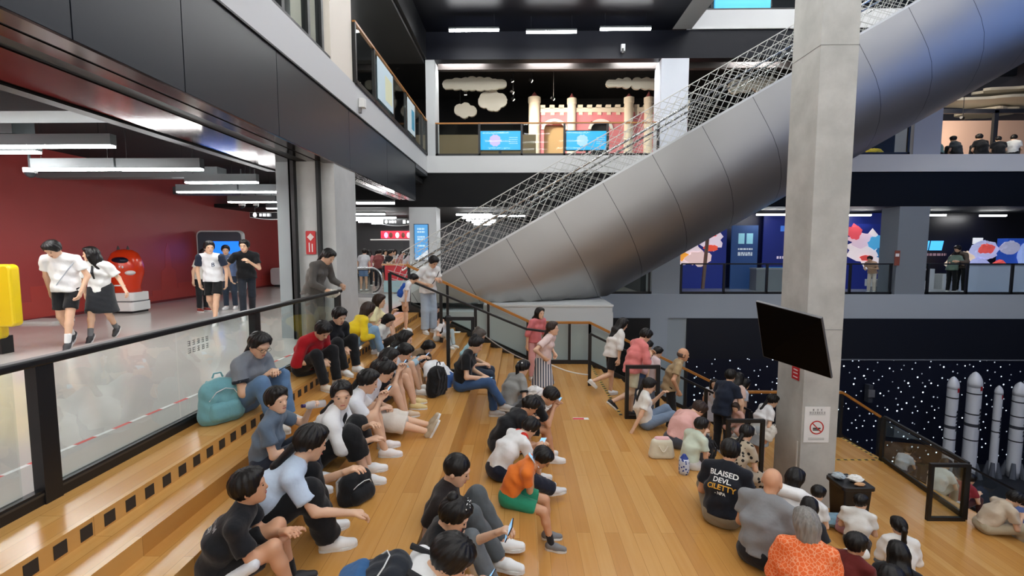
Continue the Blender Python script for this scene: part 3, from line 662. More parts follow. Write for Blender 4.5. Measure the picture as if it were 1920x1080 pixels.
# ceiling loudspeaker box and camera on slab edge
t = thing('wall_camera', (-3.1, 9.4, 4.2), 'small white camera box on the pale slab edge', 'camera'); MB().rbox(-3.12, 9.35, 4.28, -3.0, 9.48, 4.45, .02).build('housing', WHITE, t); MB().box(-3.13, 9.38, 4.18, -3.08, 9.44, 4.3).build('bracket', M('888888'), t)
t = thing('wall_camera', (3.35, 16.15, 8.0), 'small black and white camera on the navy band above the castle', 'camera'); MB().rbox(3.28, 16.08, 7.98, 3.42, 16.2, 8.2, .03).build('housing', M('C9CCD0'), t); MB().box(3.3, 16.05, 7.9, 3.36, 16.12, 8.05).build('bracket', BLACK, t)
# castle
CY = 21.0
cream = M('EADFCB', .7, emis=0); pink = M('D9828A', .7); roof = M('8C4A4C', .7)
ca = thing('toy_castle', (6, CY, 4.6), 'pink and cream play castle with battlements behind the upper railing', 'play castle')
def CP(u, v, y=CY): return at_y(u, v, y)
def wallpiece(u0, u1, vt, nm, yy=CY, mat=pink):
    a = CP(u0, vt, yy); b = CP(u1, vt, yy)
    return a.x, b.x, a.z
xl, xr = CP(1013, 200).x, CP(1290, 200).x
zt = CP(1100, 205).z
m = MB(); holes = []
ax0, ax1 = CP(1020, 240).x, CP(1058, 240).x; bx0, bx1 = CP(1108, 240).x, CP(1144, 240).x; za = CP(1040, 232).z
m.box(xl, CY, 4.6, ax0, CY+.3, zt); m.box(ax1, CY, 4.6, bx0, CY+.3, zt); m.box(bx1, CY, 4.65, xr, CY+.3, zt); m.box(ax0, CY, za, ax1, CY+.3, zt); m.box(bx0, CY, za+.1, bx1, CY+.3, zt)
m.build('wall', pink, ca)
m = MB(); m.box(ax0, CY+.35, 4.6, ax1, CY+.4, za); m.build('door', M('B79A6C', .6), ca)
m = MB(); m.box(bx0, CY+.3, 4.6, bx1, CY+.4, za+.1); m.build('backdrop_panel', M('101418', .5), ca)
m = MB(); z2 = CP(1100, 196).z
m.box(xl, CY-.05, zt-.02, xr, CY+.35, CP(1100, 203).z); x = xl; st = (CP(1125, 200).x-CP(1100, 200).x)/1.35
zc = CP(1100, 197).z; zb = CP(1100, 215).z
m.box(xl, CY-.06, CP(1100, 211).z, xr, CY+.36, zc-.12)
while x < xr:
    m.box(x, CY-.06, zc-.14, x+st*.5, CY+.3, zc); m.box(x+st*.1, CY-.04, zb-.02, x+st*.5, CY+.02, zb+.16); x += st*.95
m.build('battlement', cream, ca)
for (u, ww, vt, vr) in ((1002, 10.5, 184, 173), (1072, 8, 186, 176), (1179, 8.5, 184, 176), (1216, 8, 184, 172)):
    a = CP(u, vt); rr = ww/890*CY*.98
    MB().lathe([(rr, 4.6-4.6), (rr, a.z-4.6-.25), (rr*1.12, a.z-4.6-.2), (rr*1.12, a.z-4.6)], (a.x, CY-.05, 4.6), 20).build('tower', cream, ca, smooth=False)
    MB().lathe([(rr*.8, 0), (.01, CP(u, vr).z-a.z)], (a.x, CY-.05, a.z), 16).build('tower_roof', roof, ca)
m = MB()
for (q0_, q1_) in ((ax0, ax1), (bx0, bx1)):
    c0 = (q0_+q1_)/2; r0 = (q1_-q0_)/2
    pts = [(c0+(r0+.12)*math.cos(PI*i/12), za-.25+(r0*.75+.12)*math.sin(PI*i/12)) for i in range(13)]+[(c0+r0*math.cos(PI*i/12), za-.25+r0*.75*math.sin(PI*i/12)) for i in range(12, -1, -1)]
    n = len(pts)//2
    for i in range(n-1):
        m.prism([pts[i], pts[i+1], pts[2*n-2-i], pts[2*n-1-i]], 'y', CY-.07, CY)
m.build('arch_trim', M('D9D6D2', .6), ca)
# clouds
def cloud(pts, y, lab, th=.12, name='ceiling_cloud', flat=False):
    """pts: list of lobes (u, v, r px) that union into one scalloped board"""
    N = 160; L2 = [(at_y(u, v, y).x, at_y(u, v, y).z, r/890*y) for u, v, r in pts]
    cx = sum(a for a, b, c in L2)/len(L2); cz = sum(b for a, b, c in L2)/len(L2); out = []
    for i in range(N):
        a = 2*PI*i/N; dx, dz = math.cos(a), math.sin(a); best = .01; t_ = 0
        while t_ < 3:
            px, pz = cx+dx*t_, cz+dz*t_
            if any(math.hypot(px-q[0], (pz-q[1])) < q[2] for q in L2): best = t_
            t_ += .02
        out.append((cx+dx*best, cz+dz*best))
    t = thing(name, (cx, y, cz), lab, 'cloud board', 'cream cloud boards hung in the upper gallery')
    MB().prism(out, 'y', y, y+th).build('board', M('D8D0BC', .7), t)
    MB().tube([(cx-.2, y+.05, cz), (cx-.2, y+.05, 8.9)], .008, 5).build('wire', BLACK, t)
cloud([(838, 158, 9), (855, 157, 11), (872, 157, 12), (885, 156, 13), (900, 157, 13), (915, 157, 12), (928, 158, 10), (942, 157, 8)], 18, 'long cream cloud board, widest of those over the glass railing')
cloud([(912, 186, 14), (925, 184, 14), (938, 188, 13), (922, 196, 12), (908, 190, 12), (930, 198, 10)], 18.3, 'round cream cloud board under the long one')
cloud([(862, 206, 11), (873, 202, 10), (884, 208, 10), (870, 212, 10)], 18.6, 'smallest cream cloud board beside the round one')
cloud([(1143, 156, 7), (1160, 155, 8), (1175, 155, 10), (1195, 156, 11), (1212, 156, 11), (1226, 157, 10)], 18, 'cream cloud board cut off by the white column')
cloud([(1275, 185, 8), (1286, 195, 9), (1284, 178, 7)], 17.5, 'cream cloud board edge beside the white column')
cloud([(1380, 162, 13), (1400, 158, 14), (1425, 157, 14), (1445, 155, 12)], 18, 'cream cloud board behind the rope net')
def flatcloud(u0, v0, u1, v1, z, d, lab):
    a = at_z(u0, v0, z); b = at_z(u1, v1, z); y0, y1 = a.y, b.y; N = 60; out = []; cx = (a.x+b.x)/2; cy = (y0+y1)/2
    for i in range(N):
        t_ = 2*PI*i/N; k = 1+.09*math.cos(7*t_); out.append((cx+abs(b.x-a.x)/2*math.cos(t_)*k, cy+d/2*math.sin(t_)*k))
    t = thing('ceiling_cloud', (cx, cy, z), lab, 'cloud board', 'cream cloud boards hung in the upper gallery'); MB().prism(out, 'z', z, z+.1).build('board', M('CFC8B6', .7), t)
flatcloud(1803, 214, 1895, 214, 7.0, 1.5, 'cream cloud board over the seated silhouettes, lowest of the three'); flatcloud(1770, 194, 2030, 194, 7.2, 1.6, 'wide cream cloud board over the silhouettes, middle one'); flatcloud(1835, 174, 2060, 174, 7.5, 1.3, 'wide cream cloud board over the silhouettes, upper one')
# wall clock-like display screens behind railing
for (u0, u1, lab, c1) in ((899, 976, 'blue display screen in front of the castle beside the far corner', 'B9A9D6'), (1062, 1140, 'blue display screen in front of the castle arch, next to the black panel', '9FC4DC')):
    a = at_y(u0, 246, 16.9); b = at_y(u1, 281, 16.9); t = thing('display_screen', ((a.x+b.x)/2, 16.9, 4.67), lab, 'screen')
    MB().box(a.x-.03, 16.9, b.z-.03, b.x+.03, 16.96, a.z+.03).build('bezel', BLACK, t); MB().box(a.x, 16.89, b.z, b.x, 16.9, a.z).build('screen', M('1E9BD6', .3, emis=.85), t)
    MB().box((a.x+b.x)/2-.05, 16.91, 4.67, (a.x+b.x)/2+.05, 16.95, b.z).build('stand', BLACK, t)
    m = MB(); cx = a.x+(b.x-a.x)*.38; cz = (a.z+b.z)/2; m.prism([(cx+.2*math.cos(i*PI/12)*(1+.12*math.cos(5*i*PI/12*2)), cz+.2*math.sin(i*PI/12)*(1+.12*math.cos(5*i*PI/12*2))) for i in range(24)], 'y', 16.884, 16.889); m.build('picture', M(c1, .4, emis=.7), t)
    lines(t, a.x+(b.x-a.x)*.72, a.x+(b.x-a.x)*.93, (cz+.1, cz+.03, cz-.04, cz-.1), 16.899, .03, M('8FC9E6', .4, emis=.6))
# seated gallery room on the far right of floor two
struct('wall_back', M('C8A896', .6, emis=0), (16.6, 19.5, 4.6, 20.2, 19.6, 6.6)); struct('wall_back', M('A9C0C4', .6), (20.2, 19.5, 4.6, 21.6, 19.6, 6.6))
struct('window_frame', BLACK, (17.15, 17.9, 4.6, 17.3, 18, 6.55), (13.5, 17.9, 6.45, 20.5, 18, 6.6), (18.7, 17.9, 4.6, 18.85, 18, 6.55))
crumple('seat_cushion', (12.2, 16.9, 4.85), (.3, .2, .15), M('E3C51E', .6), 'yellow foam block behind the gallery railing', 'foam block', 6)
# floor three screen
t = thing('display_screen', (7.6, 17, 10), 'pale blue screen glowing on the top floor', 'screen'); MB().box(6.7, 17.2, 9.6, 8.6, 17.3, 10.6).build('screen', M('4FB6E6', .4, emis=1), t); MB().box(6.6, 17.3, 9.5, 8.7, 17.4, 10.7).build('bezel', BLACK, t)
vrail('top floor glass railing behind the concrete column', 5.6, 20, R, 9.28, 1.1, [5.65, 9.1, 12, 15, 18, 19.9], False)
# ================================================================ exhibition floor one; boards and paint glow to look lit
def blotch(name, c, rx, rz, y, mat, parent, seed):
    rnd = random.Random(seed); n = 20; MB().prism([(c[0]+rx*math.cos(2*PI*i/n)*(.7+.5*rnd.random()), c[1]+rz*math.sin(2*PI*i/n)*(.7+.5*rnd.random())) for i in range(n)], 'y', y-.006, y).build(name, mat, parent)
t = thing('mural_panel', (5.9, 18.6, 0), 'tall panel with a red, orange and white splash painting on navy', 'mural')
MB().box(5.3, 18.6, .0, 8.0, 18.7, 2.6).build('board', M('1B2A78', .4, emis=.5), t)  # emission stands in for light falling on the board
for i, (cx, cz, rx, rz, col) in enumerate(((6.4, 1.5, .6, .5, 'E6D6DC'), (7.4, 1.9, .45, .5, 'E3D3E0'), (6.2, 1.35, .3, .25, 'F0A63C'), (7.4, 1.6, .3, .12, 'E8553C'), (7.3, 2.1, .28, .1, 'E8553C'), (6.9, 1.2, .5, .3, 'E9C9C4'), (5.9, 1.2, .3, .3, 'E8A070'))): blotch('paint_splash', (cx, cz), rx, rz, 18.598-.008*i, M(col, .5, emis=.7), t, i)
t = thing('banner', (8.5, 18.4, 0), 'dark blue upright banner with two pale blocks beside the splash painting', 'banner')
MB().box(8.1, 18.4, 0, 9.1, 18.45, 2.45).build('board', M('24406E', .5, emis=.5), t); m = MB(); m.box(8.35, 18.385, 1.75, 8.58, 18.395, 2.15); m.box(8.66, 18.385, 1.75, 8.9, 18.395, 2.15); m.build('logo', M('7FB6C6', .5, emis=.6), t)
lines(t, 8.35, 8.9, (1.55, 1.4, 1.33), 18.399, .07, M('B9C4CE', .5, emis=.5))
t = thing('exhibition_wall_sign', (10.2, 18.9, 0), 'navy exhibition wall sign with glowing pale blue blocks, one by the column', 'sign')
MB().box(9.55, 18.9, 0, 15, 18.95, 2.95).build('board', M('1A2466', .35, emis=.4), t)
def tilt(m, x0, z0, x1, z1, y, k=.06): m.prism([(x0, z0), (x1, z0+.0), (x1+k, z1), (x0+k, z1)], 'y', y-.01, y)
m = MB(); tilt(m, 10.45, 1.36, 10.98, 1.78, 18.899); tilt(m, 11.08, 1.36, 11.7, 1.78, 18.899); m.build('logo', M('49B4EE', .5, emis=1.3), t)
lines(t, 10.1, 11.9, (1.22,), 18.9, .1, M('C9BFD0', .5, emis=.5), seed=4); lines(t, 10.2, 12.0, (2.35,), 18.9, .22, M('3F6FC8', .5, emis=.5), seed=5, gap=.5); lines(t, 10.5, 11.6, (.98,), 18.9, .05, WHITE, seed=8, gap=2)
MB().box(9.6, 18.885, 0.0, 12.2, 18.898, .85).build('lower_panel', M('1E6FB4', .5, emis=.35), t)
lines(t, 11.0, 12.1, (.7, .55, .35, .2), 18.885, .07, M('9CC4E6', .5, emis=.4), seed=12)
t2 = thing('counter', (9.6, 17.8, 0), 'grey counter block behind the exhibition railing', 'counter'); MB().box(8.7, 17.6, 0.02, 10.6, 18.1, .82).build('body', M('8F9598', .5), t2); MB().box(8.68, 17.58, .8, 10.62, 18.12, .85).build('top', M('B4B8BA', .4), t2)
t = thing('mural_panel', (13.4, 18.4, 0), 'curved panel with a white, orange and teal splash painting on navy', 'mural')
MB().box(12.2, 18.4, 0.02, 15.0, 18.5, 2.5).build('board', M('1A2670', .4, emis=.45), t)  # glow put into the board colour to brighten it
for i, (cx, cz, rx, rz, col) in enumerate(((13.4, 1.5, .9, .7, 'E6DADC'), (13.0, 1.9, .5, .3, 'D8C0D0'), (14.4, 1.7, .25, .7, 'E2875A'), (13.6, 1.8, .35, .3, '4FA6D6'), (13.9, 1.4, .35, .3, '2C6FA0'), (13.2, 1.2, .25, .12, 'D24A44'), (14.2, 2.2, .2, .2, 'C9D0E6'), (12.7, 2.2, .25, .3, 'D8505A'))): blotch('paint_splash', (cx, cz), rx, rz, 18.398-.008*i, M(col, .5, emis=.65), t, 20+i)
t = thing('exhibition_wall_sign', (15.5, 19.5, 0), 'black exhibition wall sign with pale blue blocks behind the hugging couple', 'sign')
MB().box(14.9, 19.5, 0, 18.6, 19.55, 2.9).build('board', M('0B0C18', .35), t)
m = MB(); tilt(m, 15.9, 1.5, 16.45, 1.88, 19.499); tilt(m, 16.5, 1.5, 17.0, 1.88, 19.499); m.build('logo', M('49B4EE', .5, emis=1.1), t); lines(t, 15.8, 17.2, (1.33,), 19.5, .1, M('8A6F78', .5, emis=.5)); lines(t, 15.8, 17.0, (.95,), 19.5, .05, WHITE, gap=2)
MB().box(18.2, 19.48, 1.75, 18.6, 19.495, 2.0).build('symbol', M('D9DCDE', .5, emis=.5), t)
for i, (x0_, x1_, lab) in enumerate(((13.9, 14.7, 'white display cabinet with dark screen behind the couple'), (15.0, 15.9, 'white bench beside the hugging couple'))):
    t = thing('display_plinth', (x0_, 18.6, 0), lab, 'plinth'); MB().rbox(x0_+1, 18.2, .02, x1_+1, 18.7, .8-.2*i, .04).build('body', M('E9EAEA', .4), t)
    MB().box(x0_+1.1, 18.19, .35, x0_+1.5, 18.2, .75).build('screen', BLACK, t) if i == 0 else None
t = thing('white_stool', (13.2, 17.4, 0), 'white bench under the splash painting', 'bench'); MB().rbox(12.7, 17.3, .2, 13.6, 17.7, .45, .05).build('seat', WHITE, t); MB().box(12.8, 17.35, .02, 13.5, 17.65, .2).build('base', M('BBBBBB'), t)
for i in range(4):
    pass
t = thing('paint_sculpture', (17.0, 18.3, 0), 'bulging red, white and orange splash sculpture beside the couple', 'sculpture')
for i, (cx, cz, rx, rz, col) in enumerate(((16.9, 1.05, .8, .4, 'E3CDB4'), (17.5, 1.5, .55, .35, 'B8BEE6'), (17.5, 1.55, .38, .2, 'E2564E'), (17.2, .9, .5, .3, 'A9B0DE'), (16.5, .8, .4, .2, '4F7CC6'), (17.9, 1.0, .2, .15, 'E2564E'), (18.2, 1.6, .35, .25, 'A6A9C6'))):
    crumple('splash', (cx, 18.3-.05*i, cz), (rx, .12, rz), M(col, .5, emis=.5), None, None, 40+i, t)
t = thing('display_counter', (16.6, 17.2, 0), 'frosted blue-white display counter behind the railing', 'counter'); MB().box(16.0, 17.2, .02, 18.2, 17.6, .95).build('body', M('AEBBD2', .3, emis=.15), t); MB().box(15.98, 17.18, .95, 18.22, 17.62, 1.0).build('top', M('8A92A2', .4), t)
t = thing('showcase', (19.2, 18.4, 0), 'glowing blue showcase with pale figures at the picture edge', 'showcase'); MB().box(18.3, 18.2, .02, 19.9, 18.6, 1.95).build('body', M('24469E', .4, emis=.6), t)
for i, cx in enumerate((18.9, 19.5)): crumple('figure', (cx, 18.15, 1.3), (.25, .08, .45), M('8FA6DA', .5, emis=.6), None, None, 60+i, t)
t = thing('orange_notice', (13.0, 16.2, 1), 'orange notice on the dark post between exhibition openings', 'notice'); MB().box(12.58, 16.18, 1.0, 12.75, 16.2, 1.5).build('board', M('8A4A38', .5), t); MB().box(12.6, 16.175, 1.3, 12.72, 16.18, 1.4).build('lettering', WHITE, t)
# tall tilted post seen before the painting
MB().bar((6.9, 18.0, 0.05), (7.05, 18.0, 2.4), .1, .1).build('wooden_post', M('B08A70', .5), label='slim leaning wooden post in front of the splash painting', cat='post')

# ================================================================ rockets
def rocket(u, vt, r, lab, stripes, flag_v, seed):
    y = 15.3; top = at_y(u, vt, y); x = top.x; H = top.z-ZG
    t = thing('model_rocket', (x, y, ZG), lab, 'model rocket', 'white model rockets before the starry wall')
    wh = M('D9DDE6', .4); k = 1.25*r
    MB().lathe([(r*.9, 0), (r, .3), (r, H-k*2.2), (r*1.02, H-k*2.1)], (x, y, ZG), 24).build('body', wh, t, smooth=True)
    MB().lathe([(r*1.02, 0), (r*1.02, k*.6), (r*.93, k*1.1), (r*.7, k*1.6), (r*.36, k*1.98), (.012, k*2.15)], (x, y, ZG+H-k*2.15), 24).build('nose_cone', wh, t, smooth=True)
    for s in stripes:
        MB().lathe([(r*1.015, 0), (r*1.02, .01), (r*1.02, .03), (r*1.015, .04)], (x, y, at_y(u, s, y).z), 24).build('stripe', M('23262E', .5), t)
    if len(stripes) > 2:
        z = at_y(u, stripes[1]+22, y).z; MB().lathe([(r*1.012, 0), (r*1.015, .01), (r*1.015, .09), (r*1.012, .1)], (x, y, z), 24).build('stripe', M('3A3D46', .5), t)
    fz = at_y(u, flag_v, y).z; a0 = -PI/2
    m = MB(); n = 6; pts = [(x+r*1.03*math.cos(a0+.05+.75*i/n), y+r*1.03*math.sin(a0+.05+.75*i/n)) for i in range(n+1)]
    for i in range(n): m.add([(*pts[i], fz-.07), (*pts[i+1], fz-.07), (*pts[i+1], fz+.07), (*pts[i], fz+.07)], [(0, 1, 2, 3)])
    m.build('flag_panel', M('B3202A', .5), t)
    g = MB(); rnd = random.Random(seed); 
    for i in range(6):
        zz = fz-.7-.12*i; aa = a0+.35; px, py = x+r*1.03*math.cos(aa), y+r*1.03*math.sin(aa)
        g.box(px-.03, py-.006, zz-.04, px+.03, py+.004, zz-.015); g.box(px-.008-.01*rnd.random(), py-.006, zz-.045, px+.012, py+.004, zz+.035); g.box(px-.025, py-.006, zz+.015, px+.025, py+.004, zz+.03)
    g.build('lettering', M('3A3F4C', .5), t)
    m = MB()
    for i in range(4):
        a = PI/4+i*PI/2; c_, s_ = math.cos(a), math.sin(a)
        m.tube([(x+c_*r*.9, y+s_*r*.9, ZG+.5), (x+c_*r*1.5, y+s_*r*1.5, ZG+.0)], [.05, .09], 8)
    m.build('engine_leg', M('5A5F6A', .4), t)
rocket(1789, 706, .15, 'slender white model rocket, first from the landing railing', (746, 780, 823), 730, 1)
rocket(1830, 697, .185, 'tallest white model rocket on the starry wall', (738, 776, 824), 726, 2)
rocket(1874, 723, .105, 'smallest thin white model rocket', (789, 810), 743, 3)
rocket(1914, 716, .17, 'white model rocket cut by the picture edge', (754, 781, 827), 740, 4)
t = thing('wall_module', (11.9, 15.9, -3), 'small dark satellite module mounted on the starry wall', 'wall display'); MB().box(11.83, 15.95, -3.65, 11.97, 16.15, -3.05).build('body', M('3A3D46', .4), t); MB().box(11.8, 15.9, -3.45, 12.0, 15.95, -3.2).build('panel', M('6A6A6E', .4), t)

# ================================================================ side hall things
# yellow kiosk
p = at_z(40, 648, 0)
t = thing('yellow_kiosk', (-7.9, 7.0, 0), 'glossy yellow kiosk with rounded corners and a black base', 'kiosk')
yl = M('E8C81C', .28)
kx = at_y(62, 560, 7.0).x; kx2 = at_y(36, 630, 7.0).x
MB().rbox(-8.9, 6.74, .22, kx2, 6.88, .62, .08, axis='y').build('lower_panel', yl, t, bevel=.03); MB().rbox(-8.9, 6.7, .42, kx, 6.85, 1.33, .07, axis='y').build('upper_panel', yl, t, bevel=.03)
MB().box(-8.7, 6.78, 0, kx2-.04, 6.95, .26).build('base', BLACK, t)
MB().rbox(-8.9, 6.74, 1.33, kx-.38, 6.82, 1.45, .05, axis='y').build('grey_panel', M('8A9094', .5), t)
# red robot
p = at_z(235, 586, 0); rx, ry = p.x, p.y+.1
t = thing('service_robot', (rx, ry, 0), 'shiny orange-red rounded robot on a white wheeled base by the red wall', 'robot')
rd = M('DF3D18', .2)
MB().rbox(rx-.36, ry-.3, .05, rx+.36, ry+.3, .27, .08).build('base', WHITE, t, bevel=.02); MB().rbox(rx-.35, ry-.29, .29, rx+.35, ry+.29, .5, .1).build('base_cover', WHITE, t, bevel=.02)
MB().box(rx-.34, ry-.28, .27, rx+.34, ry+.28, .29).build('seam', M('55595C'), t); MB().box(rx-.3, ry-.25, 0, rx+.3, ry+.25, .06).build('wheels', BLACK, t)
MB().lathe([(.3, 0), (.27, .12), (.3, .25), (.36, .45), (.37, .6), (.33, .8), (.26, .95), (.15, 1.03), (.01, 1.05)], (rx, ry, .5), 28).build('body', rd, t, smooth=True)
MB().ell((rx+.08, ry-.26, 1.28), (.2, .1, .085), 20, 10).build('visor', M('10182C', .08), t, smooth=True)
MB().ell((rx+.27, ry-.2, .98), (.1, .12, .06), 14, 8).build('snout', WHITE, t, smooth=True)
for sx in (-.14, .1): MB().lathe([(.035, 0), (.03, .06), (.01, .13)], (rx+sx, ry-.02, 1.5), 10).build('ear', M('4A3A38', .4), t)
for dx in (.02, .12, .2): MB().ell((rx+dx, ry-.335+.02*abs(dx), 1.12), (.022, .01, .03), 8, 6).build('marking', WHITE, t)
MB().bar((rx-.02, ry-.34, .68), (rx+.22, ry-.31, .68), .01, .03).build('marking', WHITE, t)
# base plate of a stand
MB().rbox(at_z(100, 602, 0).x-.35, 9.6, 0, at_z(100, 602, 0).x+.4, 10.1, .05, .05).build('floor_stand', M('CFCFCB', .5), label='flat white stand base on the polished floor behind the couple', cat='stand base')
# screen wall board
t = thing('rounded_display_board', (-8.9, 14.9, 0), 'white rimmed rounded display board with a blue screen behind the group', 'display board')
a = at_y(367, 432, 15.2); b = at_y(460, 560, 15.2)
MB().rbox(a.x, 15.2, .15, b.x, 15.35, a.z, .16, axis='y').build('frame', M('D4D6D6', .4), t, bevel=.02); MB().rbox(a.x+.05, 15.19, .2, b.x-.05, 15.2, a.z-.05, .13, axis='y').build('panel', M('4C5660', .3), t)
MB().box(a.x+.3, 15.18, a.z-.95, b.x-.05, 15.19, a.z-.35).build('screen', M('1E6FE0', .3, emis=1.6), t)
# reception counter with white robot bust
a = at_z(512, 538, 0); cxx = a.x
t = thing('reception_counter', (a.x+.7, a.y, 0), 'white rounded reception counter against the red wall', 'counter')
MB().rbox(a.x-.1, a.y, .08, a.x+2.0, a.y+.9, .78, .12, axis='y').build('body', M('E6E6E8', .4), t, bevel=.03); MB().box(a.x, a.y+.1, 0, a.x+1.9, a.y+.8, .09).build('plinth', M('444444'), t)
bx_ = a.x+.62
t = thing('reception_robot', (bx_, a.y+.4, .78), 'small white robot bust with a blue chest on the reception counter', 'robot')
MB().lathe([(.24, 0), (.2, .2), (.13, .3)], (bx_, a.y+.4, .78), 18).build('base', WHITE, t, smooth=True); MB().lathe([(.12, 0), (.17, .15), (.16, .35), (.06, .42)], (bx_, a.y+.4, 1.08), 18).build('torso', M('E9EAEE', .3), t, smooth=True)
MB().box(bx_-.12, a.y+.22, 1.1, bx_+.12, a.y+.25, 1.3).build('chest_screen', M('2A4F9C', .3), t); MB().ell((bx_, a.y+.4, 1.66), (.13, .14, .17), 16, 10).build('head', WHITE, t, smooth=True); MB().ell((bx_-.03, a.y+.44, 1.7), (.13, .13, .16), 16, 10).build('head_back', M('1A1A1C', .3), t, smooth=True)
# hanging direction signs
def hsign(u0, u1, v0, v1, y, lab):
    a = at_y(u0, v0, y); b = at_y(u1, v1, y); t = thing('hanging_sign', ((a.x+b.x)/2, y, a.z), lab, 'sign')
    n = 12; pts = [(a.x, a.z), (b.x, a.z)]+[(b.x+(a.x-b.x)*i/n, b.z-.06*math.sin(PI*i/n)) for i in range(n+1)]
    MB().prism(pts, 'y', y, y+.1).build('rim', M('D9DCDC', .4), t); MB().prism([(x_*.985+(a.x+b.x)/2*.015, z_+.02 if z_ < a.z else z_-.01) for x_, z_ in pts], 'y', y-.01, y).build('panel', M('14171A', .4), t)
    wd = b.x-a.x; cz = (a.z+b.z)/2
    lines(t, a.x+wd*.22, a.x+wd*.48, (cz,), y-.002, .09, lamp_mat(1.2, 'E8EAEA'), seed=3, gap=.3); m = MB(); m.ell((a.x+wd*.12, y-.012, cz), (.06, .004, .07)); m.box(a.x+wd*.72, y-.014, cz-.07, a.x+wd*.82, y-.01, cz+.07); m.box(a.x+wd*.87, y-.014, cz-.05, a.x+wd*.94, y-.01, cz+.05); m.build('symbol', lamp_mat(1.2, 'E8EAEA'), t)
    for f in (.1, .9): MB().tube([(a.x+wd*f, y+.05, a.z), (a.x+wd*f, y+.05, 3.7 if y < BACK else 2.97)], .012, 6).build('hanger', M('777777'), t)
hsign(468, 552, 398, 408, 14.2, 'black hanging direction sign with white symbols before the red wall'); hsign(718, 770, 411, 421, 19, 'black hanging direction sign over the queue')
# dome cameras
def dome(u, v, y, lab, r=.085):
    c = at_y(u, v, y); t = thing('dome_camera', (c.x, c.y, c.z), lab, 'camera')
    MB().tube([(c.x, c.y, c.z+.05), (c.x, c.y, 3.72)], .018).build('pole', M('55595C'), t); MB().lathe([(r*.95, 0), (r, .03), (r, .07)], (c.x, c.y, c.z), 18).build('housing', M('D4D6D6', .4), t)
    MB().ell((c.x, c.y, c.z), (r*.85, r*.85, r*.9), 18, 10).build('dome', M('23262A', .1), t, smooth=True)
dome(57, 324, 7.2, 'white dome camera hanging from a pole by the strip lights'); dome(454, 386, 13, 'dome camera hung near the black direction sign'); dome(480, 386, 13, 'second dome camera beside the direction sign, next to the screen side', .07)
# ducts
def duct(b, lab): box('air_duct', M('5F6668', .5, .3), b, label=lab, cat='duct')
duct((-9.5, 9.3, 2.95, -5.9, 9.6, 3.15), 'long grey cable tray over the side hall'); duct((-7.6, 6.2, 3.05, -6.6, 6.5, 3.3), 'short grey duct near the gallery edge')
duct((-6.5, 5.4, 3.1, -4.9, 5.9, 3.32), 'angled grey duct box beside the metal ceiling strip'); duct((-11, 4.2, 3.15, -5.2, 4.6, 3.3), 'grey duct crossing the dark ceiling'); duct((-9.5, 13, 3.05, -5.5, 13.4, 3.25), 'grey duct over the small group'); duct((-8, 17, 3.1, -4, 17.3, 3.3), 'grey duct near the reception counter')
# blue banner on the back column
a = at_y(777, 421, BACK-.08); b = at_y(803, 487, BACK-.08); t = thing('blue_banner', ((a.x+b.x)/2, BACK-.08, b.z), 'glowing blue upright poster on the grey back column', 'poster')
MB().box(a.x-.02, BACK-.1, b.z-.02, b.x+.02, BACK-.055, a.z+.02).build('frame', M('1A2C50', .4), t); MB().box(a.x, BACK-.11, b.z, b.x, BACK-.1, a.z).build('board', M('4E9BD4', .4, emis=.55), t)
lines(t, a.x+.1, b.x-.1, (a.z-.15, a.z-.25, a.z-.42, a.z-.5, a.z-.72), BACK-.105, .06, M('B9D9EE', .4, emis=.5), gap=.2); MB().prism([(a.x, b.z), (b.x, b.z), (b.x, b.z+.35), (a.x+.2, b.z+.15)], 'y', BACK-.112, BACK-.11).build('picture', M('D9E4EE', .4, emis=.5), t)
# red and pink banner over the queue, red fronted counter, glass corral
t = thing('red_light_box', (-5.6, 22, 1.9), 'bright red light box with pink and white pictures over the queue', 'light box')
a = at_y(714, 433, 21.5); b = at_y(768, 447, 21.5); MB().box(a.x, 21.5, b.z, b.x+.4, 21.6, a.z).build('board', M('E2233C', .4, emis=1.2), t)
for i, (u, c_) in enumerate(((724, 'C9B4F0'), (733, '5A2A1E'), (745, 'F2D9DC'), (756, '5A2A1E'), (766, 'F2C9D4'))):
    q = at_y(u, 441, 21.5); MB().ell((q.x, 21.49, q.z), (.09, .01, .13)).build('picture', M(c_, .4, emis=.9), t)
MB().box(a.x-.5, 21.55, b.z-.08, b.x+.4, 21.65, b.z-.03).build('rail', WHITE, t)
t = thing('red_counter', (-4.8, 14.6, 0), 'red fronted glass counter at the head of the queue', 'counter')
a = at_z(706, 548, 0); MB().box(-4.75, 16.6, .45, -3.95, 16.7, .98).build('red_front', M('D0303A', .4), t); MB().box(-4.8, 16.6, 0.03, -3.9, 16.7, .45).build('glass_front', M('A9CBD0', .2), t); MB().box(-4.85, 16.55, .98, -3.85, 16.95, 1.03).build('top', M('D9A070', .4), t)
# curved chrome hoops of an escalator end
t = thing('escalator_end', (-5.2, 15.6, 0), 'rounded steel and glass escalator end beside the concrete column', 'escalator')
for i, r_ in enumerate((.42, .36)): MB().tube([(-4.75+r_*.75*math.cos(a*PI/12-PI/2), 15.2, .52+r_*math.sin(a*PI/12-PI/2)) for a in range(13)]+[(-6.2, 15.2, .52+r_)], .03 if i == 0 else .015, 8).build('handrail' if i == 0 else 'rim', M('2A2C2E' if i else 'B9BDBF', .25, .7), t)
MB().box(-6.2, 15.19, .12, -4.8, 15.21, .85).build('glass_pane', GLASS, t); MB().box(-6.2, 15.1, 0, -4.7, 15.3, .12).build('base', M('9A9EA0', .3, .8), t)
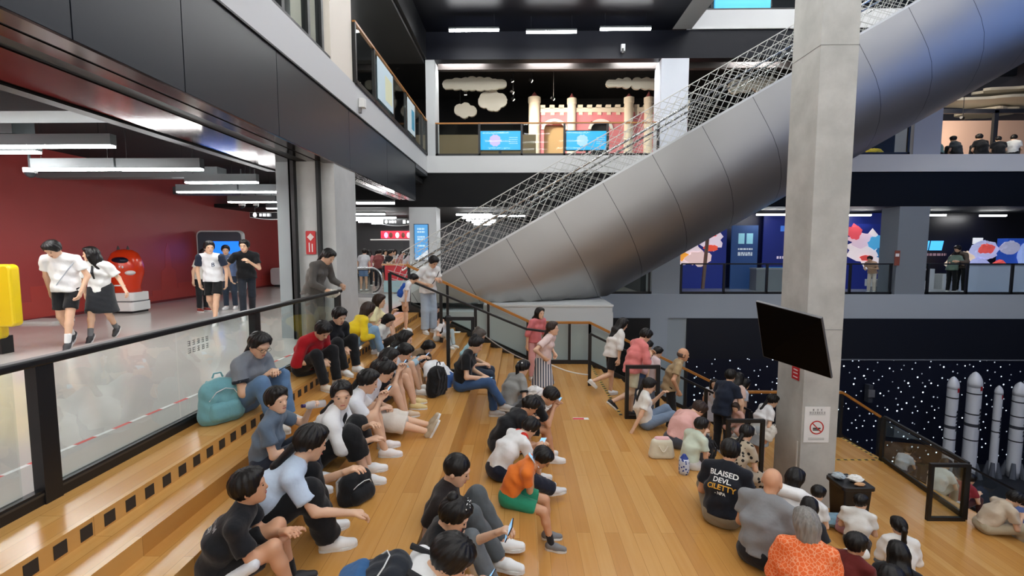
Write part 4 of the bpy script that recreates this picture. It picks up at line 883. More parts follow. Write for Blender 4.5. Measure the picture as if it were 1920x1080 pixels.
# ================================================================ people: smooth bodies grown from distance fields
BIG = 9.0
def _nets(f, org, h):
    """surface nets: a quad mesh of the zero level of the field f"""
    s = f < 0
    if not s.any(): return [], []
    nx, ny, nz = f.shape
    c = np.zeros((nx-1, ny-1, nz-1), np.int8)
    for i in (0, 1):
        for j in (0, 1):
            for k in (0, 1): c += s[i:nx-1+i, j:ny-1+j, k:nz-1+k]
    mix = (c > 0) & (c < 8); I, J, K = np.nonzero(mix)
    idx = -np.ones(mix.shape, np.int64); idx[I, J, K] = np.arange(len(I))
    acc = np.zeros((len(I), 3)); cnt = np.zeros(len(I))
    cr = [(i, j, k) for i in (0, 1) for j in (0, 1) for k in (0, 1)]
    for a in cr:
        for ax in range(3):
            if a[ax]: continue
            b = list(a); b[ax] = 1
            fa = f[I+a[0], J+a[1], K+a[2]]; fb = f[I+b[0], J+b[1], K+b[2]]
            q = (fa < 0) != (fb < 0); t = np.where(q, np.clip(fa/np.where(q, fa-fb, 1), 0, 1), 0)
            p = np.tile(np.array(a, float), (len(I), 1)); p[:, ax] += t
            acc += p*q[:, None]; cnt += q
    v = (np.stack([I, J, K], 1)+acc/np.maximum(cnt, 1)[:, None])*h+org
    fs = []
    for ax in range(3):
        sl0 = [slice(None)]*3; sl1 = [slice(None)]*3; sl0[ax] = slice(0, -1); sl1[ax] = slice(1, None)
        d = s[tuple(sl0)] != s[tuple(sl1)]
        o1, o2 = [(1, 2), (2, 0), (0, 1)][ax]
        E = np.stack(np.nonzero(d), 1)
        E = E[(E[:, o1] > 0) & (E[:, o2] > 0) & (E[:, o1] < mix.shape[o1]) & (E[:, o2] < mix.shape[o2])]
        if not len(E): continue
        fl = s[tuple(E.T)]
        def at(da, db):
            q = E.copy(); q[:, o1] -= da; q[:, o2] -= db; return idx[tuple(q.T)]
        quad = np.stack([at(1, 1), at(0, 1), at(0, 0), at(1, 0)], 1)
        quad[~fl] = quad[~fl][:, ::-1]
        fs.append(quad[(quad >= 0).all(1)])
    return v, np.concatenate(fs)
class SDF:
    """prims: ('c', a, b, ra, rb, side, k, flat) tapered capsule, side = (axis, stretch) squashes it; ('e', centre, 3x3 axes rows, radii, k)"""
    def __init__(s): s.p = []; s.cuts = []
    def cap(s, a, b, ra, rb=None, k=.03, side=None, flat=0): s.p.append(('c', np.array(a, float), np.array(b, float), ra, ra if rb is None else rb, side, k, flat)); return s
    def ell(s, c, R, r, k=.02): s.p.append(('e', np.array(c, float), np.array(R, float), np.array(r, float), k)); return s
    def cut(s, fn): s.cuts.append(fn); return s
    def mesh(s, h):
        lo = np.full(3, 1e9); hi = -lo; bbs = []
        for q in s.p:
            if q[0] == 'c':
                r = max(q[3], q[4])*(q[5][1] if q[5] is not None else 1)
                l = np.minimum(q[1], q[2])-r; u = np.maximum(q[1], q[2])+r
            else:
                e = np.abs(q[2].T*q[3]).sum(1); l = q[1]-e; u = q[1]+e
            bbs.append((l, u)); lo = np.minimum(lo, l); hi = np.maximum(hi, u)
        lo = lo-.05; n = np.ceil((hi+.05-lo)/h).astype(int)+1
        ax = [lo[i]+np.arange(n[i])*h for i in range(3)]
        F = np.full(n, BIG, np.float32)
        for q, (l, u) in zip(s.p, bbs):
            k = q[-2] if q[0] == 'c' else q[-1]; mg = k+2.2*h
            i0 = np.maximum(0, np.floor((l-mg-lo)/h).astype(int)); i1 = np.minimum(n, np.ceil((u+mg-lo)/h).astype(int)+1)
            X, Y, Z = np.meshgrid(*[ax[i][i0[i]:i1[i]] for i in range(3)], indexing='ij')
            if q[0] == 'c':
                _, a, b, ra, rb, side, k, flat = q
                d = b-a; L = max(np.dot(d, d), 1e-9); px, py, pz = X-a[0], Y-a[1], Z-a[2]
                tt = (px*d[0]+py*d[1]+pz*d[2])/L; t = np.clip(tt, 0, 1)
                qx, qy, qz = px-t*d[0], py-t*d[1], pz-t*d[2]
                if side is not None:
                    w_, m_ = side; dd = (qx*w_[0]+qy*w_[1]+qz*w_[2]); g = dd*(1-1/m_); qx, qy, qz = qx-g*w_[0], qy-g*w_[1], qz-g*w_[2]
                D = np.sqrt(qx*qx+qy*qy+qz*qz)-(ra+(rb-ra)*t)
                if flat: D = np.maximum(D, (tt-1)*math.sqrt(L))
                if flat == 2: D = np.maximum(D, -tt*math.sqrt(L))
            else:
                _, c, R, r, k = q
                px, py, pz = X-c[0], Y-c[1], Z-c[2]
                l_ = [(px*R[i][0]+py*R[i][1]+pz*R[i][2])/r[i] for i in range(3)]
                rr = np.sqrt(l_[0]**2+l_[1]**2+l_[2]**2); D = (rr-1)*min(r)
            sub = F[i0[0]:i1[0], i0[1]:i1[1], i0[2]:i1[2]]
            hh = np.clip(k-np.abs(sub-D), 0, None)/k if k > 0 else 0
            F[i0[0]:i1[0], i0[1]:i1[1], i0[2]:i1[2]] = np.minimum(sub, D)-hh*hh*k*.25
        if s.cuts:
            X, Y, Z = np.meshgrid(*ax, indexing='ij')
            for fn in s.cuts: F = np.maximum(F, fn(X, Y, Z))
        return _nets(F, lo, h)
def np_mesh(name, parts, mat, parent, off):
    V = []; Q = []; n = 0
    for v, f in parts:
        if len(v) == 0: continue
        V.append(np.asarray(v)); Q.append(np.asarray(f)+n); n += len(v)
    if not V: return None
    V = np.concatenate(V)-np.array(off); Q = np.concatenate(Q)
    me = bpy.data.meshes.new(name); me.vertices.add(len(V)); me.vertices.foreach_set('co', V.astype(np.float32).ravel())
    me.loops.add(4*len(Q)); me.loops.foreach_set('vertex_index', Q.astype(np.int32).ravel())
    me.polygons.add(len(Q)); me.polygons.foreach_set('loop_start', np.arange(0, 4*len(Q), 4, dtype=np.int32))
    me.polygons.foreach_set('use_smooth', [True]*len(Q)); me.update(calc_edges=True); me.materials.append(mat)
    o = bpy.data.objects.new(name, me); C.objects.link(o); o.parent = parent
    return o
V3 = lambda *a: np.array(a, float)
def nrm(v): v = np.array(v, float); return v/max(np.linalg.norm(v), 1e-9)
def rotv(v, axis, a):
    axis = nrm(axis); return v*math.cos(a)+np.cross(axis, v)*math.sin(a)+axis*np.dot(axis, v)*(1-math.cos(a))
def ik(a, t, l1, l2, pole):
    d = t-a; D = np.linalg.norm(d); D2 = min(max(D, abs(l1-l2)+.02), (l1+l2)*.998); dn = nrm(d); t = a+dn*D2
    x = (l1*l1-l2*l2+D2*D2)/(2*D2); hgt = math.sqrt(max(l1*l1-x*x, 0)); pl = pole-dn*np.dot(pole, dn)
    return a+dn*x+nrm(pl)*hgt, t
SKIN = [M('E0B596', .5, sss=.1), M('E8C4A8', .5, sss=.1), M('CF9C7A', .5, sss=.1), M('B97F5E', .5, sss=.1)]

def hair_mat(c, c2):
    m = bpy.data.materials.new('hair strands'); m.use_nodes = True; nt = m.node_tree; b = nt.nodes['Principled BSDF']; L = nt.links.new
    tc = nt.nodes.new('ShaderNodeTexCoord'); mp = nt.nodes.new('ShaderNodeMapping'); mp.inputs['Scale'].default_value = (75, 75, 9); nz = nt.nodes.new('ShaderNodeTexNoise'); nz.inputs['Scale'].default_value = 1; nz.inputs['Detail'].default_value = 3
    L(tc.outputs['Object'], mp.inputs[0]); L(mp.outputs[0], nz.inputs['Vector']); mx = nt.nodes.new('ShaderNodeMix'); mx.data_type = 'RGBA'
    mx.inputs[6].default_value = (*lin(c), 1); mx.inputs[7].default_value = (*lin(c2), 1); L(nz.outputs['Fac'], mx.inputs[0]); L(mx.outputs[2], b.inputs['Base Color'])
    bp = nt.nodes.new('ShaderNodeBump'); bp.inputs['Strength'].default_value = .35; bp.inputs['Distance'].default_value = .006; L(nz.outputs['Fac'], bp.inputs['Height']); L(bp.outputs[0], b.inputs['Normal'])
    b.inputs['Roughness'].default_value = .42; b.inputs['Specular IOR Level'].default_value = .35
    return m
HAIR = hair_mat('0B0908', '191412'); HAIRB = hair_mat('241812', '3A281E'); HAIRG = hair_mat('4E4B48', 'A09C97')
_FAB = {}
def FAB(c, kind=None):
    key = (c, kind)
    if key in _FAB: return _FAB[key]
    m = M(c, .82, spec=.25, bump=.8, bscale=7, sheen=.15) if kind is None else None
    if kind:
        m = bpy.data.materials.new('patterned cloth'); m.use_nodes = True; nt = m.node_tree; b = nt.nodes['Principled BSDF']; L = nt.links.new
        tc = nt.nodes.new('ShaderNodeTexCoord'); mx = nt.nodes.new('ShaderNodeMix'); mx.data_type = 'RGBA'
        mx.inputs[6].default_value = (*lin(c), 1); mx.inputs[7].default_value = (*lin(kind[1]), 1); b.inputs['Roughness'].default_value = .8
        if kind[0] == 'stripe':
            wv = nt.nodes.new('ShaderNodeTexWave'); wv.inputs['Scale'].default_value = kind[2]; wv.bands_direction = kind[3]; L(tc.outputs['Object'], wv.inputs['Vector'])
            src = wv.outputs['Fac']; th = .5
        else:
            wv = nt.nodes.new('ShaderNodeTexVoronoi'); wv.inputs['Scale'].default_value = kind[2]; L(tc.outputs['Object'], wv.inputs['Vector']); src = wv.outputs['Distance']; th = .34 if kind[0] == 'spot' else .07
            if kind[0] == 'cell': wv.feature = 'DISTANCE_TO_EDGE'
        g = nt.nodes.new('ShaderNodeMath'); g.operation = 'LESS_THAN'; g.inputs[1].default_value = th; L(src, g.inputs[0]); L(g.outputs[0], mx.inputs[0]); L(mx.outputs[2], b.inputs['Base Color'])
    _FAB[key] = m
    return m
PPL = {}
def person(label, at, face, H=1.65, pose='knees', lod=1, skin=0, hair='short', hairm=None, top='FFFFFF', bottom='202024', bot='pants', shoe='E8E8E6', sleeve='short',
           lean=10, slump=18, side=0, head=(0, 15), hands=None, feet=None, drop=.13, fat=1.0, sex='f', hs=None, skirt_len=.6, group=None, ears=True, curl=None, palm=None,
           glasses=False, collar=None, open_shirt=None, sock=None, strap=None, up=0, twist=0, sleeve_end=None, off=(0, 0), sole='DDDDDA', laces=False):
    """at: seat point (sitting) or ground point between the feet (standing); face: heading in degrees, 0 = +X; head = (turn left, nod down)"""
    k = H/1.65; hs = hs or (1.0 if H > 1.45 else 1.0+(1.45-H)*.42)
    hk = k*hs; at = V3(*at); th = math.radians(face)
    fw = V3(math.cos(th), math.sin(th), 0); lf = V3(-math.sin(th), math.cos(th), 0); upv = V3(0, 0, 1)
    stand = pose in ('stand', 'walk', 'walk2', 'stride')
    ph = (.90 if stand else .105)*k+up
    P = at+upv*ph
    def L(f, l, u): return P+(fw*f+lf*l+upv*u)*k
    # torso
    a1 = math.radians(lean); a2 = math.radians(lean+slump); sd = math.radians(side)
    d1 = nrm(fw*math.sin(a1)+upv*math.cos(a1)+lf*math.sin(sd)); d2 = nrm(fw*math.sin(a2)+upv*math.cos(a2)+lf*math.sin(sd))
    Cc = P+d1*.26*k; N = Cc+d2*.21*k
    tl = rotv(lf, d2, math.radians(twist)); tf = nrm(np.cross(tl, d2))
    sw = (.162 if sex == 'f' else .182)*k
    S = {1: N+tl*sw-d2*.05*k, -1: N-tl*sw-d2*.05*k}
    hip = {1: P+lf*.085*k-upv*.01*k, -1: P-lf*.085*k-upv*.01*k}
    # head frame
    hy = math.radians(head[0]); hn = math.radians(head[1])
    hf = fw*math.cos(hy)+lf*math.sin(hy); hl = -fw*math.sin(hy)+lf*math.cos(hy)
    hf2 = nrm(hf*math.cos(hn)-upv*math.sin(hn)); hu = nrm(np.cross(hf2, hl))
    nd = nrm(d2*.6+hu*.4+tf*.1)
    Hc = N+nd*.058*k+hu*.085*hk+hf2*.018*hk
    # hands and feet
    HP = {'knees': ((.40, .12, .22), (.40, -.12, .22)), 'phone': ((.33, .05, .27), (.31, -.04, .27)), 'down': ((.04, .23, -.09), (.04, -.23, -.09)), 'lap': ((.30, .07, .10), (.30, -.07, .10)),
          'swing': ((-.16, .26, .0), (.22, -.24, .02)), 'swing2': ((.20, .25, .02), (-.18, -.26, .0)), 'back': ((-.22, .26, -.06), (-.22, -.26, -.06)), 'hug': ((.34, .14, .16), (.34, -.14, .12)), 'chin': ((.28, .02, .42), (.38, -.12, .2))}
    ft = {'knees': ((.44, .11, -.035-drop/k), (.47, -.11, -.035-drop/k)), 'edge': ((.44, .10, -.035-drop/k), (.50, -.10, -.035-drop/k)), 'cross': ((.30, -.10, -.03), (.34, .12, -.03)), 'out': ((.82, .09, -.035-drop/k), (.80, -.11, -.035-drop/k)),
          'kneel': ((-.22, .10, -.03), (-.22, -.10, -.03)), 'stand': ((.0, .10, -.83), (.03, -.10, -.83)), 'walk': ((.26, .07, -.80), (-.24, -.07, -.74)), 'walk2': ((-.24, .07, -.74), (.26, -.07, -.80)), 'stride': ((.02, .06, -.83), (-.45, -.07, -.55))}[pose]
    if feet: ft = feet
    hp = HP[hands] if isinstance(hands, str) else (hands or HP['down' if stand else 'knees'])
    W = {}; E = {}; A = {}; Kn = {}
    la, lb = .27*k, .235*k
    for sg, hpi in ((1, hp[0]), (-1, hp[1])):
        tgt = L(*hpi[:3]); pole = (hpi[3] if len(hpi) > 3 else (-.3, .5*sg, -.9)); pole = fw*pole[0]+lf*pole[1]+upv*pole[2]
        E[sg], W[sg] = ik(S[sg], tgt, la, lb, pole)
    for sg, fi in ((1, ft[0]), (-1, ft[1])):
        tgt = L(*fi[:3]); pole = fi[3] if len(fi) > 3 else ((.3, sg*1.2, .35) if pose == 'cross' else ((1, sg*.12, -.2) if pose == 'kneel' else ((1, sg*.05, 0) if stand else (.5, sg*.12, 1))))
        pole = fw*pole[0]+lf*pole[1]+upv*pole[2]
        Kn[sg], A[sg] = ik(hip[sg], tgt, .42*k, .40*k, pole)
    t = thing('person', tuple(at), label, 'person', group); off_ = tuple(at)
    hb = (.015, .021, .03)[lod]; hh = (.0075, .0115, .018)[lod]; hd = (.0062, .0085, .013)[lod]; hc = (.016, .022, .03)[lod]
    fk = k*fat
    # --- body
    b = SDF()
    if lod < 2 or open_shirt: b.cap(P+d1*.02*k, Cc, .095*fk, .088*fk, side=(lf, 1.3)).cap(Cc, N-d2*.07*k, .088*fk, .06*k, side=(tl, 1.4))
    b.cap(N-d2*.05*k, Hc-hu*.05*hk, .056*k, .050*k)
    bare_arm = sleeve != 'long'
    for sg in (1, -1):
        b.cap(S[sg]*.85+E[sg]*.15, E[sg], .038*fk, .036*fk, k=.02).cap(E[sg], W[sg], .037*fk, .025*k, k=.015)
        if bot in ('shorts', 'skirt', 'dress') or lod < 2:
            b.cap(hip[sg], Kn[sg], .082*fk, .052*fk, k=.03)
            mid = Kn[sg]+(A[sg]-Kn[sg])*.32; back = nrm(np.cross(np.cross(A[sg]-Kn[sg], Kn[sg]-hip[sg]), A[sg]-Kn[sg])) if np.linalg.norm(np.cross(A[sg]-Kn[sg], Kn[sg]-hip[sg])) > 1e-4 else -fw
            b.cap(Kn[sg], mid+back*.0, .05*fk, .05*fk, k=.02).cap(mid, A[sg], .05*fk, .032*k, k=.02)
    parts = [b.mesh(hb)]
    # feet direction
    FD = {}
    for sg in (1, -1):
        sh = nrm(A[sg]-Kn[sg]); fd = fw*.98+lf*.12*sg
        if pose == 'kneel': fd = -fw*.9-upv*.3
        if stand and A[sg][2] > at[2]+.075*k+.03: fd = nrm(fw*.75-upv*.65)
        if pose == 'out': fd = nrm(fw*.45+upv*.85)
        if abs(sh[2]) < .5 and pose == 'cross': fd = nrm(fw*.5+lf*-.7*sg)
        FD[sg] = nrm(fd)
    # --- hands
    for sg in (1, -1):
        fa = nrm(W[sg]-E[sg]); cu = (curl or (.5, .5))[0 if sg == 1 else 1]
        pn = (palm or (None, None))[0 if sg == 1 else 1]
        pn = (-upv if not stand else -lf*sg) if pn is None else (fw*pn[0]+lf*pn[1]+upv*pn[2])
        pn = nrm(pn-fa*np.dot(pn, fa)+1e-4*lf); sdv = nrm(np.cross(fa, pn))*sg   # thumb side
        q = SDF(); w0 = W[sg]; hkk = k*(1.0)
        q.cap(w0-fa*.02*k, w0+fa*.02*k, .025*k, .022*k, k=.012)
        q.cap(w0+fa*.02*k-sdv*.004, w0+fa*.078*k, .021*k, .024*k, k=.012, side=(sdv, 1.55))
        for j in range(4):
            o = (j-1.5)*.0205*k; ln = (.062, .072, .068, .054)[j]*k; base = w0+fa*(.088-.004*abs(j-1))*k-sdv*o*1.0
            dd = fa; p0 = base; rr = .0095*k
            for (fr, ang) in ((.45, .35), (.32, .55), (.23, .5)):
                dd = nrm(rotv(dd, np.cross(fa, pn), cu*ang*1.9)); p1 = p0+dd*ln*fr*1.25; q.cap(p0, p1, rr, rr*.92, k=.004); p0 = p1; rr *= .92
        tb = w0+fa*.03*k+sdv*.026*k; td = nrm(fa*.75+sdv*.6+pn*.35*cu); t1 = tb+td*.038*k; t2 = t1+nrm(fa*.9+sdv*.15+pn*.45*cu)*.032*k
        q.cap(tb, t1, .0125*k, .0105*k, k=.008).cap(t1, t2, .0105*k, .009*k, k=.004)
        parts.append(q.mesh(hd))
        W[('p', sg)] = w0+fa*.085*k+pn*.028*k; W[('d', sg)] = fa; W[('n', sg)] = pn
    # --- head
    R = np.stack([hl, hf2, hu]); hq = SDF()
    hp_ = lambda f, l, u: Hc+(hf2*f+hl*l+hu*u)*hk
    hq.ell(hp_(-.008, 0, .022), R, (.076*hk, .094*hk, .092*hk), .02)
    hq.ell(hp_(.022, 0, -.035), R, (.060*hk, .066*hk, .075*hk), .03)
    hq.ell(hp_(.058, 0, -.088), R, (.026*hk, .024*hk, .02*hk), .03)
    hq.cap(hp_(.082, 0, .012), hp_(.098, 0, -.022), .008*hk, .0125*hk, k=.010)
    hq.ell(hp_(.080, 0, -.056), R, (.022*hk, .010*hk, .009*hk), .008)
    hq.ell(hp_(.074, .0, .032), R, (.050*hk, .014*hk, .010*hk), .015)
    if ears:
        for s_ in (1, -1): hq.ell(hp_(-.012, .077*s_, -.008), R, (.010*hk, .019*hk, .030*hk), .006)
    hq.cap(N-d2*.02*k, hp_(-.018, 0, -.06), .055*k, .050*k, k=.02)
    parts.append(hq.mesh(hh))
    body = np_mesh('body', parts, SKIN[skin], t, off_)
    if lod < 2:
        for s_ in (1, -1):
            q = SDF(); q.ell(hp_(.0835, .031*s_, .008), R, (.0135*hk, .006*hk, .0055*hk), .002); np_mesh('eye', [q.mesh(.004)], M('1A1210', .2), t, off_)
            if hair != 'none' or 1:
                q = SDF(); q.cap(hp_(.086, .018*s_, .031), hp_(.078, .046*s_, .030), .0042*hk, k=.002); np_mesh('eyebrow', [q.mesh(.004)], HAIR if hairm is None else hairm, t, off_)
        q = SDF(); q.cap(hp_(.0915, .016, -.0555), hp_(.0915, -.016, -.0555), .0048*hk, k=.002); np_mesh('mouth', [q.mesh(.004)], M('A8564E', .5), t, off_)
    if glasses:
        m = MB()
        for s_ in (1, -1): m.tube([tuple(hp_(.099, .031*s_+.024*math.cos(a*PI/8), .006+.019*math.sin(a*PI/8))) for a in range(17)], .0016*hk, 5)
        m.tube([tuple(hp_(.1, .008, .008)), tuple(hp_(.1, -.008, .008))], .0016, 5)
        for s_ in (1, -1): m.tube([tuple(hp_(.098, .055*s_, .01)), tuple(hp_(.0, .08*s_, .008))], .0018, 5)
        m.build('glasses', M('2A2624', .3, .4), t)
    # --- hair
    if hair != 'bald':
        q = SDF(); hm = hairm or HAIR; g = .012 if hair in ('buzz',) else .019
        q.ell(hp_(-.014, 0, .030), R, ((.076+g)*hk, (.092+g)*hk, (.088+g)*hk), .01)
        if hair not in ('buzz',): q.ell(hp_(.035, 0, .093), R, (.066*hk, .052*hk, .030*hk), .03)
        z_face = .042 if hair not in ('fringe',) else .03
        fc = hp_(.10, 0, -.045); 
        def face_cut(X, Y, Z, c=hp_(.116, 0, -.040 if hair in ('short', 'fringe', 'bob', 'buzz') else -.028), R=R, r=(.098*hk, .105*hk, (.112 if hair in ('short', 'fringe', 'bob', 'buzz') else .125)*hk)):
            px, py, pz = X-c[0], Y-c[1], Z-c[2]; l_ = [(px*R[i][0]+py*R[i][1]+pz*R[i][2])/r[i] for i in range(3)]
            return -(np.sqrt(l_[0]**2+l_[1]**2+l_[2]**2)-1)*min(r)
        if hair in ('short', 'buzz', 'fringe', 'male', 'balding'):
            q.cut(face_cut)
            c0 = hp_(-.09, 0, -.078 if hair != 'buzz' else -.06); nn = nrm(hu+hf2*-.5)
            q.cut(lambda X, Y, Z: -((X-c0[0])*nn[0]+(Y-c0[1])*nn[1]+(Z-c0[2])*nn[2]))
        elif hair == 'bob':
            q.cap(hp_(-.05, 0, -.01), hp_(-.045, 0, -.085), .075*hk, .068*hk, k=.03, side=(hl, 1.25)); q.cut(face_cut)
        elif hair in ('pony', 'bun', 'tied'):
            q.cut(face_cut); c0 = hp_(-.09, 0, -.07); nn = nrm(hu+hf2*-.6)
            q.cut(lambda X, Y, Z: -((X-c0[0])*nn[0]+(Y-c0[1])*nn[1]+(Z-c0[2])*nn[2]))
            if hair == 'bun':
                p2 = SDF(); p2.ell(hp_(-.075, 0, .105), R, (.045*hk, .04*hk, .042*hk), .01); np_mesh('hair_bun', [p2.mesh(hh)], hm, t, off_)
            elif hair == 'pony':
                p2 = SDF(); a0 = hp_(-.095, 0, .045); a1_ = a0-hf2*.045*hk-upv*.05*hk; a2_ = a1_-upv*.16*hk-hf2*.005; a3_ = a2_-upv*.1*hk
                p2.cap(a0, a1_, .022*hk, .03*hk).cap(a1_, a2_, .032*hk, .028*hk).cap(a2_, a3_, .028*hk, .01*hk); np_mesh('ponytail', [p2.mesh(hh)], hm, t, off_)
            else:
                p2 = SDF(); a0 = hp_(-.10, 0, -.03); a2_ = N-tf*.09*k-d2*.10*k
                p2.cap(a0, a2_, .03*hk, .026*hk).cap(a2_, a2_-upv*.1*k, .026*hk, .01*hk); np_mesh('ponytail', [p2.mesh(hh)], hm, t, off_)
        elif hair in ('long', 'longfront'):
            q.cap(hp_(-.035, 0, 0), hp_(-.05, 0, -.10), .09*hk, .082*hk, k=.03, side=(hl, 1.12))
            b0 = N-tf*.075*k-d2*.02*k; b1 = b0-d2*.24*k-tf*.01*k
            q.cap(hp_(-.06, 0, -.08), b0, .072*hk, .07*hk, k=.03, side=(tl, 1.35)).cap(b0, b1, .055*hk, .035*hk, k=.03, side=(tl, 1.9))
            if hair == 'longfront':
                for s_ in (1, -1): q.cap(hp_(.01, .07*s_, -.04), N+tl*.09*s_*k+tf*.07*k-d2*.16*k, .035*hk, .025*hk, k=.03)
            q.cut(face_cut)
        v_, f_ = q.mesh(hh)
        if len(v_):
            v_ = np.asarray(v_); r_ = (v_-Hc)/hk; az = np.arctan2(r_@hl, r_@hf2); el_ = r_@hu
            w_ = (.0028*np.sin(az*13+el_*22+at[0]*9)+.002*np.sin(az*29-el_*35+at[1]*5))*hk*(1 if hair != 'buzz' else .4); v_ = v_+(v_-Hc)/np.maximum(np.linalg.norm(v_-Hc, axis=1), .01)[:, None]*w_[:, None]
        np_mesh('hair', [(v_, f_)], hm, t, off_)
    elif hair == 'bald' and hairm is not None:
        q = SDF(); q.ell(hp_(-.012, 0, .0), R, (.083*hk, .101*hk, .08*hk), .01)
        c0 = hp_(0, 0, .02); q.cut(lambda X, Y, Z: ((X-c0[0])*hu[0]+(Y-c0[1])*hu[1]+(Z-c0[2])*hu[2]))
        c1 = hp_(0, 0, -.055); q.cut(lambda X, Y, Z: -((X-c1[0])*hu[0]+(Y-c1[1])*hu[1]+(Z-c1[2])*hu[2]))
        c2 = hp_(.02, 0, 0); q.cut(lambda X, Y, Z: ((X-c2[0])*hf2[0]+(Y-c2[1])*hf2[1]+(Z-c2[2])*hf2[2]))
        np_mesh('hair', [q.mesh(hh)], hairm, t, off_)
    # --- top
    e = .016*k; q = SDF(); dressy = bot == 'dress'
    hem = P-d1*(.0 if not stand else .10)*k
    q.cap(hem, Cc, ((.146 if bot in ('pants', 'shorts', 'wide') else .130) if stand else .114)*fk+e, (.104 if stand else .108)*fk+e, side=(lf, 1.2 if stand else 1.3), k=.04, flat=2).cap(Cc, N-d2*.055*k, .108*fk+e, .075*fk+e*.7, side=(tl, 1.42), k=.04)
    q.cap(S[1]*.8+S[-1]*.2-d2*.012*k, S[-1]*.8+S[1]*.2-d2*.012*k, 0.044*fk+e*.5, k=.04)
    for s_ in (1, -1): q.cap(N+tl*.03*s_*k+d2*.006*k, S[s_]+d2*.01*k, .047*k+e*.4, .046*fk+e*.4, k=.05)
    if sex == 'f' and H > 1.4: 
        for s_ in (1, -1): q.ell(Cc+d2*.075*k+tf*.075*fk+tl*.06*s_*k, np.stack([tl, tf, d2]), (.06*k, .06*k, .06*k), .03)
    for sg in (1, -1):
        ua = E[sg]-S[sg]
        if sleeve == 'none': q.cap(S[sg], S[sg]+ua*.12, .05*fk+e*.4, k=.03)
        elif sleeve == 'short': q.cap(S[sg], S[sg]+ua*.62, .046*fk+e*.7, .053*fk+e, k=.03, flat=1)
        elif sleeve == 'puff': q.cap(S[sg], S[sg]+ua*.8, .05*fk+e, .064*fk+e, k=.03, flat=1)
        elif sleeve == 'half': q.cap(S[sg], S[sg]+ua*1.0, .053*fk+e*.7, .054*fk+e*.8, k=.03).cap(E[sg], E[sg]+(W[sg]-E[sg])*.25, .05*fk+e*.6, k=.02, flat=1)
        else: q.cap(S[sg], E[sg], .052*fk+e*.7, .046*fk+e*.7, k=.03).cap(E[sg], E[sg]+(W[sg]-E[sg])*.95, .046*fk+e*.6, .034*k+e*.5, k=.02, flat=1)
    if stand: c3 = P-upv*.07*k; q.cut(lambda X, Y, Z: -(Z-c3[2]))
    # gentle folds
    def folds(X, Y, Z): return np.full(X.shape, -BIG, np.float32)
    tm = FAB(*top) if isinstance(top, tuple) else FAB(top)
    v, f = q.mesh(hc)
    if len(v):
        v = np.asarray(v); rel = v-P
        u_ = rel@d1; s_ = rel@lf; g_ = rel@fw
        w_ = .005*np.sin(u_*38+s_*14+3*np.sin(g_*11+at[0]*7))+.0038*np.sin(u_*17-s_*31+at[1]*5)+.0025*np.sin(s_*47+g_*33)
        ctr = P+np.outer(np.clip(u_, 0, .45*k), d1); v = v+ (v-ctr)/np.maximum(np.linalg.norm(v-ctr, axis=1), .02)[:, None]*w_[:, None]*(1.3 if lod == 0 else .9)
    shirt = np_mesh('shirt' if not dressy else 'dress_top', [(v, f)], tm, t, off_)
    PPL[label] = dict(root=t, shirt=shirt, P=P, N=N, C=Cc, fw=fw, lf=lf, d1=d1, d2=d2, tf=tf, tl=tl, W=W, E=E, Hc=Hc, hf=hf2, hl=hl, hu=hu, S=S, k=k, Kn=Kn, A=A, hp=hp_, hk=hk, off=off_, fk=fk)
    if sleeve_end is not None:
        for sg in (1, -1):
            q = SDF(); ua = E[sg]-S[sg]; q.cap(S[sg]+ua*.52, S[sg]+ua*.64, .054*fk+e, .056*fk+e, k=.005, flat=2)
            np_mesh('sleeve_trim', [q.mesh(hc*.8)], FAB(sleeve_end), t, off_)
    if collar is not None:
        q = SDF(); q.cap(N-d2*.02*k, N+d2*.012*k+tf*.0, .066*k, .06*k, k=.01, side=(tl, 1.1), flat=1); np_mesh('collar', [q.mesh(hc*.8)], FAB(collar), t, off_)
    # --- bottom
    bm = FAB(*bottom) if isinstance(bottom, tuple) else FAB(bottom)
    q = SDF(); q.cap(P-lf*.05*k, P+lf*.05*k, (.105 if stand else .115)*fk, k=.04).cap(P, P+d1*.07*k, (.104 if stand else .112)*fk, (.098 if stand else .108)*fk, side=(lf, 1.28), k=.03)
    if bot in ('pants', 'shorts', 'wide'):
        for sg in (1, -1):
            th_ = Kn[sg]-hip[sg]
            if bot == 'shorts': q.cap(hip[sg], hip[sg]+th_*.78, (.084 if stand else .098)*fk, .088*fk, k=.03, flat=1)
            else:
                ex = .012 if bot == 'pants' else .03
                q.cap(hip[sg], Kn[sg], (.082 if stand else .093)*fk, .058*fk+ex*k, k=.03).cap(Kn[sg], A[sg]-(A[sg]-Kn[sg])*.06, .056*fk+ex*k, .042*k+ex*k*1.4, k=.025, flat=1)
    else:
        ln = skirt_len*.42*k
        if stand:
            q.cap(P+d1*.05*k, P-upv*(ln+.02*k), .104*fk, .155*fk+ln*.12, side=(lf, 1.22), k=.03, flat=1)
            for sg in (1, -1): th_ = Kn[sg]-hip[sg]; q.cap(hip[sg], hip[sg]+th_*min(1, skirt_len*1.02), .1*fk, .092*fk, k=.06, flat=1)
        else:
            for sg in (1, -1):
                th_ = Kn[sg]-hip[sg]; q.cap(hip[sg], hip[sg]+th_*min(1, skirt_len*1.3), .098*fk, .085*fk, k=.06, flat=1)
            mid_ = (Kn[1]+Kn[-1])/2; hm_ = (hip[1]+hip[-1])/2; q.cap(hm_, hm_+(mid_-hm_)*min(1, skirt_len*1.25), .09*fk, .078*fk, k=.08, flat=1)
            if skirt_len > .85:
                for sg in (1, -1): q.cap(Kn[sg], Kn[sg]+(A[sg]-Kn[sg])*(skirt_len-.6), .09*k, .1*k, k=.07, flat=1)
    v, f = q.mesh(hc)
